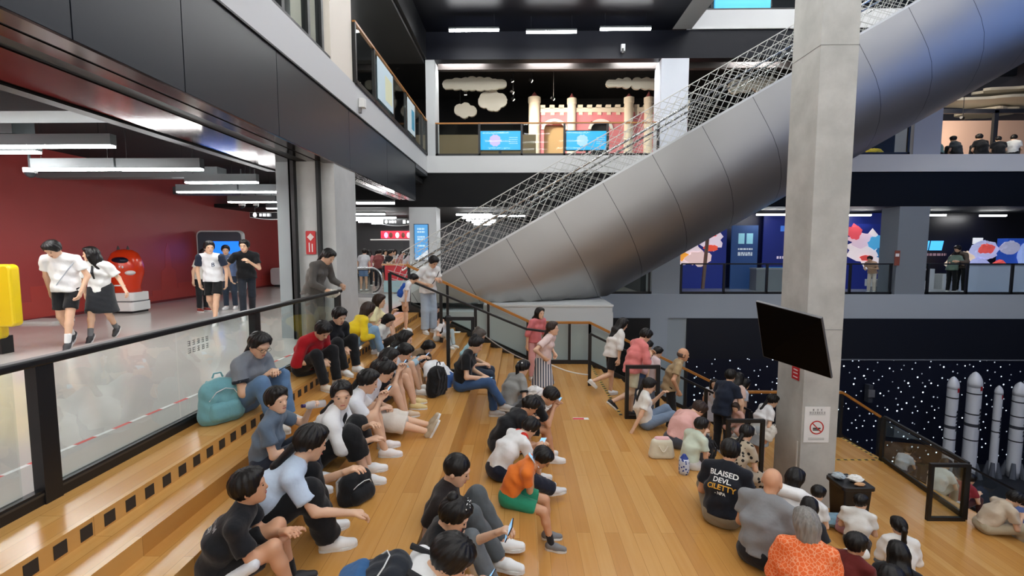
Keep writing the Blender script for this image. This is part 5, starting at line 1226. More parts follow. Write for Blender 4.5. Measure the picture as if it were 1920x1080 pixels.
    if len(v):
        v = np.asarray(v); w_ = .003*np.sin(v[:, 2]*70+v[:, 0]*30)+.003*np.sin(v[:, 1]*55-v[:, 2]*40+v[:, 0]*25); v = v+np.outer(w_, upv)*.6+np.outer(w_, fw)*.6
    np_mesh({'pants': 'trousers', 'wide': 'trousers', 'shorts': 'shorts', 'skirt': 'skirt', 'dress': 'skirt'}[bot], [(v, f)], bm, t, off_)
    # --- shoes
    for sg in (1, -1):
        a = A[sg]; fd = FD[sg]; sn = nrm(np.cross(np.cross(fd, upv), fd)) if abs(fd[2]) < .95 else nrm(-fw)
        if pose == 'out': sn = nrm(-fw*.85+upv*.45)
        if pose == 'kneel': sn = upv
        sl = nrm(np.cross(sn, fd)); z0 = -.062*k
        q = SDF(); base = a+sn*z0
        q.cap(base+sn*.040*k-fd*.035*k, base+sn*.036*k+fd*.05*k, .040*k, .043*k, k=.02).cap(base+sn*.034*k+fd*.05*k, base+sn*.026*k+fd*.145*k, .042*k, .032*k, k=.02)
        q.cap(base+sn*.05*k-fd*.02*k, base+sn*.078*k-fd*.015*k, .038*k, .036*k, k=.02, flat=1)
        q.cut(lambda X, Y, Z, c=base+sn*.012*k, n_=sn: -((X-c[0])*n_[0]+(Y-c[1])*n_[1]+(Z-c[2])*n_[2]))
        sc_ = shoe if isinstance(shoe, str) else shoe[0]
        so = np_mesh('shoe', [q.mesh(hc*.62)], M(sc_, .6), t, off_)
        if lod < 2 and so:
            m = MB(); o1 = []
            for (x_, y_) in ((-.075, 0), (-.068, .024), (-.04, .036), (.02, .038), (.08, .046), (.13, .04), (.165, .022), (.176, 0)): o1.append((x_, y_))
            o1 = o1+[(x_, -y_) for x_, y_ in o1[-2:0:-1]]; n_ = len(o1)
            lo_ = [tuple(base+fd*x_*k+sl*y_*k-sn*.006*k) for x_, y_ in o1]; hi_ = [tuple(base+fd*x_*k+sl*y_*k+sn*.018*k) for x_, y_ in o1]
            m.add(lo_+hi_, [tuple(range(n_-1, -1, -1)), tuple(range(n_, 2*n_))]+[(i, (i+1) % n_, (i+1) % n_+n_, i+n_) for i in range(n_)])
            s2 = m.build('sole', M(sole, .6), t); s2.parent = so
        if sock is not None:
            q = SDF(); q.cap(a+sn*.0, a+(Kn[sg]-a)*.32, .038*k, .044*k, k=.01, flat=1); np_mesh('sock', [q.mesh(hc*.8)], FAB(sock), t, off_)
    if strap is not None:
        m = MB(); pts = []
        for i in range(13):
            f_ = i/12; p_ = (S[1]*(1-f_)+(P-lf*.12*k)*f_)+tf*(.10+.05*math.sin(PI*f_))*fk; p_ = p_*1.0; pts.append(tuple(p_))
        m.tube(pts, .008, 5); m.build('strap', M(strap, .6), t)
    return t
def phone(who, hand=1, col='16181C', lab=None, screen='7FB4E6', e=.8, sz=1.0, tilt=None):
    p = PPL[who]; W = p['W']; c = W[('p', hand)]; fa = W[('d', hand)]; n = W[('n', hand)]
    look = nrm(p['Hc']-c); up_ = nrm(fa+V3(0, 0, .5)-look*np.dot(fa+V3(0, 0, .5), look)); sd = nrm(np.cross(up_, look))
    c = c+up_*.03
    t = thing('mobile_phone', tuple(c), lab, 'phone')
    def slab(a, b, d0, d1): 
        return [tuple(c+sd*x*a+up_*y*b+look*z) for z in (d0, d1) for x, y in ((-1, -1), (1, -1), (1, 1), (-1, 1))]
    fs = [(3, 2, 1, 0), (4, 5, 6, 7), (0, 1, 5, 4), (1, 2, 6, 5), (2, 3, 7, 6), (3, 0, 4, 7)]
    MB().add(slab(.038*sz, .078*sz, -.004, .004), fs).build('case', M(col, .35), t, bevel=.003); MB().add(slab(.035*sz, .073*sz, .004, .0052), fs).build('screen', M(screen, .2, emis=e), t)
    return t
def shrink_text(who, s, mat, size, dz, front=False, name='lettering', dy=0, line=1.1, rot=0):
    """lettering laid on the curved back or chest of a shirt"""
    p = PPL[who]; sh = p['shirt']; cu = bpy.data.curves.new('lettering', 'FONT'); cu.body = s; cu.size = size; cu.align_x = 'CENTER'; cu.align_y = 'CENTER'; cu.space_line = line; cu.offset = size*.02
    o = bpy.data.objects.new('lettering', cu); C.objects.link(o); me = bpy.data.meshes.new_from_object(o.evaluated_get(bpy.context.evaluated_depsgraph_get())); bpy.data.objects.remove(o)
    import bmesh
    bm_ = bmesh.new(); bm_.from_mesh(me); bmesh.ops.subdivide_edges(bm_, edges=[e for e in bm_.edges if e.calc_length() > size*.25], cuts=1); bm_.to_mesh(me); bm_.free()
    bv = BVHTree.FromObject(sh, bpy.context.evaluated_depsgraph_get()); sgn = 1 if front else -1
    ax = p['tl'] * (1 if front else -1); uu = p['d2']; dirn = -p['tf']*sgn; o0 = p['off']
    cc = p['C']+uu*dz+ax*dy; co, si = math.cos(rot), math.sin(rot)
    for v in me.vertices:
        x, y = v.co.x*co-v.co.y*si, v.co.x*si+v.co.y*co
        q = cc+ax*x+uu*y-dirn*.5-np.array(o0); h = bv.ray_cast(Vector(q), Vector(dirn))
        v.co = Vector(h[0])-Vector(dirn)*.003 if h[0] is not None else Vector(cc-np.array(o0)-dirn*.13)
    me.materials.clear(); me.materials.append(mat); t = bpy.data.objects.new(name, me); C.objects.link(t); t.parent = p['root']
    return t
def seat(u, v, z): return tuple(at_z(u, v, z))
def stairz(x):
    if x < 1.74: return ZC
    i = int((x-1.74)/.245); return max(ZE, ZC-(i+1)*.12)
G_ = None
P_ = person
# ---------------------------------------------------------------- people in the side hall
P_('man in a white T-shirt and black shorts walking with bowed head, grey sling across', seat(133, 651, 0), -68, 1.76, 'walk', 0, hair='fringe', top='EDEDEC', bot='shorts', bottom='17181B', sex='m', shoe='3A3B3E', sock='E8E8E6', head=(-20, 42), hands=((.12, .22, -.06), (-.10, -.23, -.08)), strap='A9B2BA', lean=6)
P_('woman with very long black hair, puffed white blouse and dark grey skirt, walking', seat(196, 636, 0), -75, 1.63, 'walk2', 0, hair='longfront', top='EDEDEA', bot='skirt', bottom='2B2D31', sleeve='puff', shoe='3A3A3C', sock='77787A', head=(-75, 5), hands=((.10, .40, -.02), (.02, -.22, -.09)), skirt_len=.95)
P_('woman with tied dark hair in a cream sleeveless top standing before the rounded screen board', seat(380, 584, 0), -20, 1.6, 'stand', 1, hair='tied', top='D9D6CC', bottom='1B1C1F', sleeve='short', head=(0, 0), shoe='8A3A34')
P_('man in a white raglan T-shirt with navy sleeves and black shorts walking towards the railing', seat(405, 607, 0), -75, 1.76, 'walk', 0, hair='short', top='E9EAEC', bot='shorts', bottom='121315', sex='m', head=(30, 5), shoe='E4E4E2', sleeve='none', sleeve_end=None)
P_('man in a blue shirt half hidden behind the man with the lanyard', seat(434, 580, 0), -80, 1.70, 'stand', 1, hair='short', top='5A6C8E', bottom='2A3442', sex='m', head=(20, 10))
P_('man in a black polo shirt and dark jeans wearing a white lanyard with a badge', seat(466, 598, 0), -62, 1.80, 'walk2', 0, hair='short', top='131417', bottom='20252E', sex='m', head=(-20, 5), hands=((.24, .08, .26), (.04, -.28, -.04)), shoe='D9D9D8', glasses=True)
P_('woman in a dark grey jacket leaning over the end of the glass railing', (-3.32, 7.55, 0), -18, 1.66, 'stand', 0, hair='tied', top='5C5853', bottom='6E6A66', sleeve='long', head=(5, 38), lean=16, slump=20, hands=((.36, .22, .06), (.30, -.06, .0)), bot='wide')
P_('person in a black and white striped top standing behind the concrete column', (-4.95, 11.3, 0), -70, 1.6, 'stand', 1, hair='short', top=('EDEDED', ('stripe', '1A1A1C', 6, 'Z')), bottom='6E86A0', head=(20, 10), bot='pants')
# ---------------------------------------------------------------- first step beside the railing
def sy(u, x, z):
    m = (u-960)/F_PX; d = 1.55-z
    return (x-m*d*.082)/(m*.9966-.01685)
def on(u, x, z, dz=0): return (x, sy(u, x, z), z+dz)
P_('woman in a grey polo shirt and glasses sitting on the top step reading her phone', on(452, -2.66, 0), -14, 1.62, 'knees', 0, hair='tied', top='7B8087', bottom='5C7A9B', sleeve_end='1B1F28', collar='1B1F28', glasses=True, hands='phone', head=(-10, 28), drop=.12, shoe='C9C2BA', fat=1.08, curl=(.9, .9))
P_('woman in a bright red blouse and black trousers sitting on the top step looking down', on(570, -2.66, 0), -25, 1.58, 'knees', 0, hair='short', top='A8121C', bottom='141416', sleeve='half', hands='lap', head=(0, 45), lean=16, slump=26, shoe='D9CDBB', fat=1.05)
P_('woman in a black V-neck T-shirt sitting behind the red blouse', on(615, -2.66, 0), -30, 1.6, 'knees', 0, hair='short', top='16171B', bottom='131416', hands='lap', head=(0, 25), fat=1.12, lean=12)
P_('woman in a yellow cardigan seen from behind on the top step', on(655, -2.6, 0), 35, 1.58, 'knees', 0, hair='bob', hairm=HAIRB, top='E3C41C', bottom='7FA0BC', sleeve='long', hands='hug', head=(10, 25), lean=20)
P_('woman in a cream blouse with a black strap, far end of the top step', on(690, -2.6, 0), 5, 1.6, 'knees', 1, hair='bob', hairm=HAIRB, top='EFE6B4', bottom='D8C9A8', bot='shorts', hands=((.42, .05, .36), (.3, -.1, .2)), head=(0, 10), strap='1A1A1A')
P_('child in a white blouse beside the woman in cream, hair parted', (-2.32, 7.62, -.12), -10, 1.3, 'knees', 1, hair='bob', top='E9E6DA', bottom='2A2420', hands='lap', head=(0, 35))
# ---------------------------------------------------------------- lower row of the small steps
P_('boy in black T-shirt and shorts with white side stripe, arms crossed on his knee', (-1.70, 2.5, -.36), 20, 1.38, 'knees', 0, hair='short', top='15161A', bottom='141416', bot='shorts', hands=((.40, .0, .22), (.42, -.02, .18)), head=(5, -5), sex='m', shoe='2A2B2E', sole='D9D9D6', lean=14, slump=20, sock='1A1A1C', skin=2)
P_('woman in a pale blue T-shirt seen from behind, arms hanging over her knees', (-1.76, 2.95, -.36), 24, 1.66, 'knees', 0, hair='tied', top='C3D3E6', bottom='101114', bot='wide', hands=((.58, .10, .20), (.60, -.14, .02)), head=(10, 20), lean=30, slump=18, shoe='E9E9E6')
P_('boy in a blue-grey T-shirt drinking from a clear bottle', (-2.03, 3.62, -.24), 8, 1.40, 'knees', 0, hair='short', top='5F6E7E', bottom='232A38', hands=((.36, .22, .44), (.34, -.06, .18)), head=(-30, 0), sex='m', lean=8, slump=10, curl=(1, .6))
P_('smiling woman in a white open shirt and black skirt turning towards the viewer', (-1.80, 4.02, -.36), 6, 1.62, 'knees', 0, hair='tied', top='EDEDEB', bottom='121214', bot='skirt', skirt_len=1.1, sleeve='half', hands=((.46, .02, .24), (.48, -.06, .14)), head=(-70, 8), lean=22, slump=12, shoe='EDEDEA')
P_('girl with tied hair in a white T-shirt and black pinafore holding a phone', (-1.78, 4.5, -.36), 12, 1.58, 'knees', 0, hair='tied', top='E9EAEC', bottom='1B1C1F', bot='skirt', hands=((.42, .03, .34), (.42, -.05, .33)), head=(0, 22), lean=20, shoe='E6E0DC')
P_('girl in a white top and pale mesh skirt stretching her legs out on the platform', (-1.78, 4.98, -.36), 8, 1.6, 'out', 0, hair='bun', top='DADCE0', bottom='D9CFC2', bot='skirt', skirt_len=.95, hands='lap', head=(5, 35), lean=20, slump=22, shoe='B9A98F')
P_('girl in a black top with straight black hair holding a phone, legs bare, beige shoes', (-1.80, 5.45, -.36), 5, 1.6, 'knees', 0, hair='longfront', top='1D1E22', bottom='2A2B2E', bot='skirt', hands=((.40, .05, .38), (.38, -.04, .37)), head=(0, 25), lean=16, shoe='C9B49A')
P_('girl in a black skirt half hidden between the phone readers', (-1.80, 5.95, -.36), 5, 1.58, 'knees', 1, hair='tied', top='C9CCD0', bottom='17181B', bot='skirt', hands='lap', head=(0, 35), lean=22, shoe='D9C48A')
P_('girl with long black hair in a pale blue cardigan holding a phone out', (-1.86, 6.6, -.36), 0, 1.6, 'knees', 0, hair='longfront', top='A9C6D4', bottom='2E4258', bot='skirt', sleeve='long', hands=((.46, .06, .26), (.44, -.04, .26)), head=(0, 18), lean=14, shoe='EDEDEA')
P_('child in a brown top crouched behind the girl in the blue cardigan', (-1.75, 7.35, -.36), -15, 1.25, 'knees', 1, hair='bob', top='8A7258', bottom='4A4038', hands='hug', head=(0, 50), lean=35)
P_('child in a white T-shirt and blue shorts bent over asleep at the platform', (-1.08, 7.0, ZA), 165, 1.35, 'kneel', 0, hair='short', top='ECEDEE', bottom='3C62A0', bot='shorts', hands='hug', head=(0, 60), lean=48, slump=25, sex='m', shoe='1E2024')
# ---------------------------------------------------------------- upper stair flight
P_('teenager in a loose white T-shirt and pale jeans with black backpack straps on the stairs', (-1.95, 10.0, -.24), -50, 1.72, 'stand', 0, hair='fringe', top='E9E9E6', bottom='A9B8C6', bot='wide', hands=((.26, .1, .2), (.2, -.16, .12)), head=(10, 38), lean=5, shoe='D9D9D6', strap='16171A')
P_('small child in white with a royal blue school bag standing on the stairs', (-2.33, 9.5, -.12), 10, 1.22, 'stand', 1, hair='short', top='E6E6E8', bottom='C69A7A', bot='shorts', head=(0, 40), lean=8, sex='m')
P_('child in white sitting on the stairs with a sheet of paper', (-1.70, 9.75, -.36), -25, 1.2, 'knees', 1, hair='short', top='E9EAEC', bottom='B9C6CC', hands='lap', head=(0, 40), lean=20)
P_('child in black sitting on the stairs beside the standing teenager', (-1.98, 10.45, -.24), -35, 1.2, 'knees', 1, hair='short', top='1A1B1E', bottom='C6957A', bot='shorts', hands='lap', head=(0, 30), shoe='E9E9E6')
# ---------------------------------------------------------------- platform edge
P_('person in a pale teal T-shirt with grey-brown tied hair on the platform edge', on(872, -.88, ZA), 0, 1.6, 'edge', 0, hair='bun', hairm=M('4A4038', .5, bump=.3), top='9CC3CC', bottom='2A3444', hands='lap', head=(0, 28), drop=.39, lean=10)
P_('woman in a black T-shirt and blue jeans sitting cross-kneed on the platform edge', (-.84, 6.72, ZA), -6, 1.64, 'edge', 0, hair='bun', top='141518', bottom='39547A', hands='lap', head=(0, 30), drop=.39, lean=8, slump=16, shoe='B9B4AE', feet=((.46, .05, -.43), (.62, -.05, -.30)))
P_('woman in a grey vest with black sleeves and a white hair bow', (-.2, 6.95, ZB), 35, 1.6, 'knees', 0, hair='pony', top='8F8E8A', bottom='7A7C7E', bot='wide', sleeve_end='17181A', hands='hug', head=(5, 22), drop=.38, lean=22)
P_('girl in a black top with a long black ponytail bent forward', (-.26, 5.5, ZB), 18, 1.6, 'edge', 0, hair='pony', top='17181C', bottom='24262A', bot='shorts', hands=((.42, .04, .22), (.40, -.04, .22)), head=(0, 42), drop=.38, lean=30, slump=24, skin=2)
P_('boy in a black T-shirt leaning far forward over a phone', (-.08, 6.1, ZB), 5, 1.66, 'edge', 0, hair='short', top='16171A', bottom='1C1D20', bot='shorts', hands=((.54, .04, .22), (.52, -.04, .22)), head=(0, 50), drop=.38, lean=40, slump=20, sex='m', skin=2)
P_('student in a white uniform shirt with a red neckerchief and dark navy trousers', (-.24, 4.86, ZB), 28, 1.5, 'edge', 0, hair='short', top='E9E9E8', bottom='1A2030', bot='wide', hands=((.56, .06, .16), (.52, -.06, .16)), head=(-5, 42), drop=.38, lean=32, slump=24, shoe='D9D9D8', feet=((.74, .10, -.42), (.80, -.08, -.42)), sex='m')
P_('boy in an orange T-shirt and green shorts sitting on the platform edge', (-.10, 4.36, ZB), -8, 1.36, 'edge', 0, hair='short', top='E87A2A', bottom='2A8A68', bot='shorts', hands=((.26, .06, .34), (.28, -.05, .33)), head=(-5, 46), drop=.38, lean=22, slump=26, sex='m', skin=2, shoe='77797C', sock='1E1F24', glasses=True)
P_('man with cropped black hair in a dark brown T-shirt leaning back on the platform', (-.60, 3.55, ZB), -8, 1.70, 'knees', 0, hair='buzz', top='231C1A', bottom='54595C', bot='pants', hands='back', head=(0, 22), drop=-.03, lean=-2, slump=16, sex='m', fat=1.1)
P_('woman in black T-shirt, grey trousers and spotted hair clip holding up a phone', (-.60, 3.0, ZB), 4, 1.62, 'knees', 0, hair='bun', top='131316', bottom='6A7074', hands=((.46, .02, .42), (-.1, -.30, .02)), head=(-8, 32), drop=-.03, lean=0, slump=22, feet=((.44, .14, -.06), (.86, .0, -.14)), shoe='2A2B2E', curl=(.9, .4))
P_('boy in a white T-shirt with a black and blue backpack bent over a phone', (-.80, 2.2, ZA), 8, 1.62, 'edge', 0, hair='short', top='EDEDEC', bottom='1A1A1D', hands=((.58, -.02, .24), (.50, -.10, .22)), head=(-8, 40), drop=.39, lean=38, slump=24, sex='m', curl=(.9, .9))
# ---------------------------------------------------------------- landing and lower stair flight
P_('woman in a pale pink blouse and striped skirt, hair pinned up, by the post', (.40, 8.15, ZC), -25, 1.6, 'stand', 0, hair='tied', hairm=HAIRB, top='E3CBC4', bottom=('D9D5D2', ('stripe', '4A5060', 7, 'X')), bot='skirt', skirt_len=1.0, hands=((.14, .2, .1), (.1, -.2, .1)), head=(10, 0), skin=0)
P_('woman in a coral pink top behind the black centre rail', (.30, 10.05, ZC), -50, 1.62, 'stand', 1, hair='long', top='D97A7C', bottom='D9A09C', head=(0, 5), sleeve='half')
P_('woman with long black hair, white blouse and black shorts stepping down the stairs', (1.82, 9.3, stairz(1.8)), 15, 1.62, 'stride', 0, hair='long', top='DCD9D4', bot='shorts', bottom='17171A', sleeve='half', head=(-5, 25))
P_('woman in a coral pink T-shirt and cream shorts walking down the stairs', (1.95, 8.1, stairz(1.8)), 20, 1.62, 'stride', 0, hair='short', top='DE7F7C', bot='shorts', bottom='D9C8AC', sleeve='half', head=(-10, 35), hands=((.34, .06, .22), (.30, -.08, .2)), shoe='2A2A2C', hs=1.0)
P_('girl in a denim blue jacket with a pale pink bag behind the glass screen', (2.18, 8.62, stairz(2.18)), 25, 1.42, 'stand', 1, hair='pony', top='41608E', bottom='5A6478', head=(0, 30))
P_('girl with her hair tied in a pink and white top two steps below', (2.48, 9.05, stairz(2.48)), 20, 1.45, 'stand', 1, hair='tied', top='DCC3C4', bottom='8A93A6', head=(-10, 25))
P_('bald elderly man in a beige shirt holding the barrier rope on the stairs', (2.75, 8.55, stairz(2.75)), -15, 1.68, 'stand', 0, hair='bald', hairm=M('5A4A40', .6), top='A8906C', bottom='1E1D1E', head=(10, 12), sex='m', skin=2, hands=((.05, .24, -.05), (.12, -.24, -.02)))
P_('small girl in a white dress with a black plait standing low on the stairs', (4.12, 9.95, stairz(4.12)), -110, 1.32, 'stand', 1, hair='longfront', top='DCDDE6', bottom='D3D5E0', bot='dress', skirt_len=1.0, head=(0, 5))
# ---------------------------------------------------------------- seats beyond the landing
P_('woman in a white T-shirt and jeans leaning back on one hand at the floor edge', (1.98, 7.3, ZC), 5, 1.6, 'out', 0, hair='tied', top='E4E2DB', bottom='76889E', hands=((.26, .05, .42, (.2, .5, -1)), (-.28, -.20, -.06)), head=(-10, 22), lean=-14, slump=22, drop=.1, feet=((.62, .1, -.15), (.66, -.08, -.16)))
P_('person in white with a black and white striped bag beyond the floor edge', (2.62, 7.45, ZD1), 25, 1.5, 'knees', 1, hair='short', top='DEDCD6', bottom='2A2A2E', head=(0, 30), drop=.2)
P_('person in a pale pink T-shirt bent over behind the boy in mint green', (2.2, 6.6, ZC), 28, 1.6, 'edge', 0, hair='short', hairm=HAIRB, top='D9A79E', bottom='4A4C54', hands='lap', head=(-20, 50), drop=.45, lean=34, slump=26)
P_('boy in a mint green T-shirt and white shorts sitting at the floor edge', (2.18, 5.95, ZC), 22, 1.28, 'edge', 0, hair='short', top='C9D3C0', bottom='D9D9D4', bot='shorts', hands='lap', head=(-5, 20), drop=.45, sex='m', skin=2)
P_('man in a navy T-shirt with his back turned holding a small child', (3.75, 8.65, stairz(3.75)), 30, 1.70, 'stand', 1, hair='short', top='1A2233', bottom='1A1C22', sex='m', head=(10, 15), hands='hug')
P_('small child with brown hair carried on the shoulder of the man in navy', (4.02, 8.55, stairz(3.75)+.62), -150, .95, 'knees', 1, hair='bob', hairm=HAIRB, top='D3A79A', bottom='C99A8C', hands='hug', head=(20, 20), feet=((.1, .12, -.35), (.1, -.12, -.35)))
P_('woman with long dark hair in a pale pink T-shirt beside the carried child', (4.15, 9.2, stairz(4.15)), 20, 1.62, 'stand', 1, hair='long', top='DDBFB4', bottom='A9ADB4', head=(30, 20))
P_('woman in a white T-shirt with a white tote bag walking down beside the column', (4.48, 8.75, stairz(4.48)), 0, 1.6, 'stand', 0, hair='tied', top='E4E4E6', bottom='B4B8C0', bot='skirt', head=(0, 20), lean=14)
P_('woman in a pale blue shirt half hidden behind the white tote bag', (4.6, 9.95, stairz(4.6)), 10, 1.55, 'stand', 2, hair='long', top='C6CED8', bottom='9098A4', head=(0, 20))
P_('woman in a beige dress with black leopard spots and yellow hair clips', (2.98, 6.5, ZD1), 28, 1.62, 'edge', 0, hair='tied', top=('B3A48E', ('spot', '17140F', 15)), bottom=('B3A48E', ('spot', '17140F', 15)), bot='dress', skirt_len=1.3, hands=((.36, .10, .16), (.38, -.08, .14)), head=(5, 22), drop=.45, lean=20)
P_('man in a black T-shirt with yellow and white lettering on the back sitting cross-legged', (2.05, 4.66, ZC), 52, 1.70, 'cross', 0, hair='short', top='151821', bottom='8A7E68', hands='lap', head=(0, 24), lean=12, slump=18, sex='m', skin=2)
P_('bald man in a grey T-shirt sitting with his back to the viewer', (2.12, 4.05, ZC), 38, 1.70, 'edge', 0, hair='bald', hairm=None, top='85878A', bottom='1C1C20', hands='lap', head=(5, 18), drop=.45, lean=12, slump=14, sex='m', skin=2)
P_('woman in a white sailor-collar top with short black hair behind the bald man', (2.98, 5.12, ZD1), 48, 1.58, 'edge', 0, hair='bob', top='E6E4E2', bottom='22242A', hands='lap', head=(-15, 22), drop=.45, lean=16, sleeve='puff')
P_('child with messy black hair in white against the concrete column', (3.72, 5.92, ZD2), 30, 1.3, 'edge', 1, hair='short', top='DEDEDC', bottom='3A3C42', hands='lap', head=(-10, 25), drop=.45)
P_('girl with a white headband over black hair', (2.92, 4.72, ZD1), 40, 1.32, 'edge', 1, hair='bob', top='2A2A2E', bottom='3A3C42', hands='lap', head=(10, 22), drop=.45)
P_('grey-haired woman in an orange blouse with a pale honeycomb print', (2.16, 3.42, ZC), 62, 1.58, 'edge', 0, hair='bob', hairm=HAIRG, top=('E8682A', ('cell', 'F09E74', 34)), bottom='3A2A28', hands='lap', head=(12, 15), drop=.45, lean=10, slump=14, fat=1.15, sleeve='half')
P_('boy in a dark red T-shirt looking towards the column', (2.92, 4.1, ZD1), 30, 1.36, 'edge', 0, hair='short', top='6A2420', bottom='241A1C', hands='lap', head=(-25, 8), drop=.45, sex='m', skin=2)
P_('child in a white T-shirt with a pink bag sitting beyond the bin', (4.70, 6.4, ZD3), 50, 1.42, 'edge', 0, hair='short', top='E3E1DB', bottom='3A3430', hands='lap', head=(-45, 5), drop=.45, sex='m')
P_('girl with a thick black ponytail in a white top and grey trousers', (4.78, 5.72, ZD3), 70, 1.5, 'edge', 0, hair='pony', top='E6E4E0', bottom='565E66', sleeve='half', hands='lap', head=(10, 8), drop=.45, lean=6)
P_('person with long straight black hair in dark clothes below the white T-shirt child', (3.72, 4.45, ZD2), 60, 1.55, 'edge', 1, hair='long', top='1D1B1C', bottom='22242A', hands='lap', head=(0, 10), drop=.45)
P_('person with glossy dark brown hair cut by the lower edge of the picture', (2.84, 3.42, ZD1), 60, 1.55, 'edge', 1, hair='long', top='2A2224', bottom='22242A', hands='lap', head=(0, 20), drop=.45)
P_('person in a beige shirt and beige trousers hunched at the landing edge', (7.6, 7.55, ZE), -12, 1.66, 'knees', 0, hair='short', top='C6B6A0', bottom='B4A88F', bot='wide', hands=((.46, .06, .2), (.44, -.06, .2)), head=(0, 35), lean=28, slump=16, drop=.3, sex='m')
P_('person in black beside the beige shirt at the picture edge', (7.72, 6.75, ZE), 0, 1.66, 'knees', 1, hair='short', top='141416', bottom='141416', hands='hug', head=(0, 30), lean=30, drop=.3)
# ---------------------------------------------------------------- tiers down to the ground floor
def low(x, y): return ZE-.23*(int((x-7.92)/.42)+1) if y > 7.75 else ZE-.46*(int((x-7.92)/.83)+1)
for (x, y, fa, H, top, bot, lab, hr) in ((8.55, 9.55, 20, 1.6, 'E3E0DA', 'A9A498', 'person in white hunched behind the black glass screen', 'short'), (9.35, 9.9, 10, 1.6, '8A2A34', '4A2A2E', 'person in a wine red dress behind the black glass screen', 'short'),
                                      (9.0, 11.0, 20, 1.3, 'C9CCD4', '3A4258', 'child in a white cap beyond the black glass railing', 'short'), (10.4, 9.7, 30, 1.6, '5A6A9A', '2A3044', 'person in a dim blue shirt low on the last tiers', 'short'),
                                      (11.3, 10.4, 10, 1.6, 'A9B08C', '3A4258', 'person in a pale green shirt low on the last tiers', 'long'), (11.6, 11.3, -20, 1.6, '2A3450', '1A2030', 'person in navy near the foot of the rockets', 'short'),
                                      (12.5, 11.2, 10, 1.6, '3A4466', '1A2030', 'person in slate blue near the foot of the last rocket', 'short'), (9.9, 8.2, 20, 1.5, '1E2846', '1A2030', 'person in dark navy two tiers below the landing', 'short'), (12.0, 9.9, 40, 1.5, '22305A', '1A2030', 'person in royal blue by the picture edge', 'tied')):
    P_(lab, (x, y, low(x, y)), fa, H, 'knees', 2, hair=hr, top=top, bottom=bot, head=(0, 25), lean=20, drop=.23)
# ---------------------------------------------------------------- behind the back columns
P_('man in grey embracing a woman at the exhibition railing', (15.35, 16.75, .02), 190, 1.72, 'stand', 2, hair='short', top='5A5048', bottom='14161A', hands='hug', sex='m', head=(0, 25), sleeve='long')
P_('woman in a sage green top embraced at the exhibition railing', (14.98, 16.72, .02), 10, 1.58, 'stand', 2, hair='bob', top='6E8478', bottom='14161A', hands='hug', head=(0, 10))
P_('child in a beige top leaning on the exhibition railing by the orange notice', (12.25, 16.7, .02), -150, 1.35, 'stand', 2, hair='short', top='C9A890', bottom='D9D0C8', hands='hug', head=(0, 25), lean=15)
rnd = random.Random(11)
cols = [('C9CBD0', '6A84A8'), ('B9767A', '2A2A2E'), ('ECECEA', '17181A'), ('8A4A48', '2A2C34'), ('E3DFDA', '4A5260'), ('2A2C30', '1A1A1E'), ('E6D9D4', '8A8A90'), ('DADADE', '22242A'), ('C98A84', '3A3A40'), ('EDE9E4', 'D9C6BA'), ('D3C6CC', 'C9B0A8'), ('9AA4B0', '22242A')]
nm = ('pale grey', 'dusty pink', 'white', 'maroon', 'cream', 'black', 'blush', 'light grey', 'salmon', 'ivory dress', 'lilac', 'slate')
for i, u in enumerate((680, 690, 700, 708, 716, 724, 731, 739, 746, 752, 759, 766)):
    y = 17.3+((i*5) % 12)*.42; p_ = at_y(u, 467, y)
    P_('person in %s standing in the distant queue under the red light box' % nm[i], (p_.x, y, 0), rnd.choice((-20, 20, 180, 90, 0)), 1.5+.12*rnd.random(), 'stand', 2, hair=('short', 'long', 'tied')[i % 3], top=cols[i][0], bottom=cols[i][1], bot='pants' if i % 2 else 'shorts', hands=('down', 'phone')[i % 2], head=(rnd.choice((-30, 0, 30)), 10), group='queue under the red light box')
for i, (u, H) in enumerate(((1762, 1.6), (1797, 1.55), (1843, 1.7), (1874, 1.5), (1898, 1.6))):
    p_ = at_y(u, 280, 17.1)
    P_('seated %s behind the far upper gallery window' % ('person in teal with short hair', 'person holding a bright tablet', 'broad dark silhouette', 'dark figure with a raised arm', 'person in a white shirt')[i], (p_.x, 17.1, 4.75), 120-20*i, H, 'knees', 2, hair='short', top=('5A7A78', '2A3034', '0E0F12', '14161A', 'D9D9D4')[i], bottom='14161A', head=(0, 15), hands='lap', drop=.0, feet=((.4, .1, -.1), (.4, -.1, -.1)))
# ---------------------------------------------------------------- phones
for who, h, lab, c in (('woman in a grey polo shirt and glasses sitting on the top step reading her phone', -1, 'large dark phone held by the woman with glasses', '20242C'),
                       ('girl with tied hair in a white T-shirt and black pinafore holding a phone', -1, 'dark phone held by the girl in the black pinafore', '16181C'),
                       ('girl in a black top with straight black hair holding a phone, legs bare, beige shoes', -1, 'dark phone held up by the girl in the black top', '16181C'),
                       ('girl with long black hair in a pale blue cardigan holding a phone out', -1, 'white-cased phone held by the girl in the pale blue cardigan', 'C9D3EA'),
                       ('woman in a black T-shirt and blue jeans sitting cross-kneed on the platform edge', -1, 'dark phone in the lap of the woman in blue jeans', '16181C'),
                       ('boy in a black T-shirt leaning far forward over a phone', -1, 'pale glowing phone held by the boy leaning far forward', 'A9BCD4'),
                       ('student in a white uniform shirt with a red neckerchief and dark navy trousers', -1, 'cream phone held by the student with the red neckerchief', 'D9CBB9'),
                       ('woman in black T-shirt, grey trousers and spotted hair clip holding up a phone', 1, 'black phone with a lit blue screen held up beside the grey trousers', '15171A'),
                       ('boy in a white T-shirt with a black and blue backpack bent over a phone', 1, 'grey phone held by the boy with the backpack', '2A2C30'),
                       ('boy in an orange T-shirt and green shorts sitting on the platform edge', -1, 'small phone held close to the face of the boy in orange', 'C9CCD0')):
    phone(who, h, c, lab, screen='8FC4F0', e=.9)
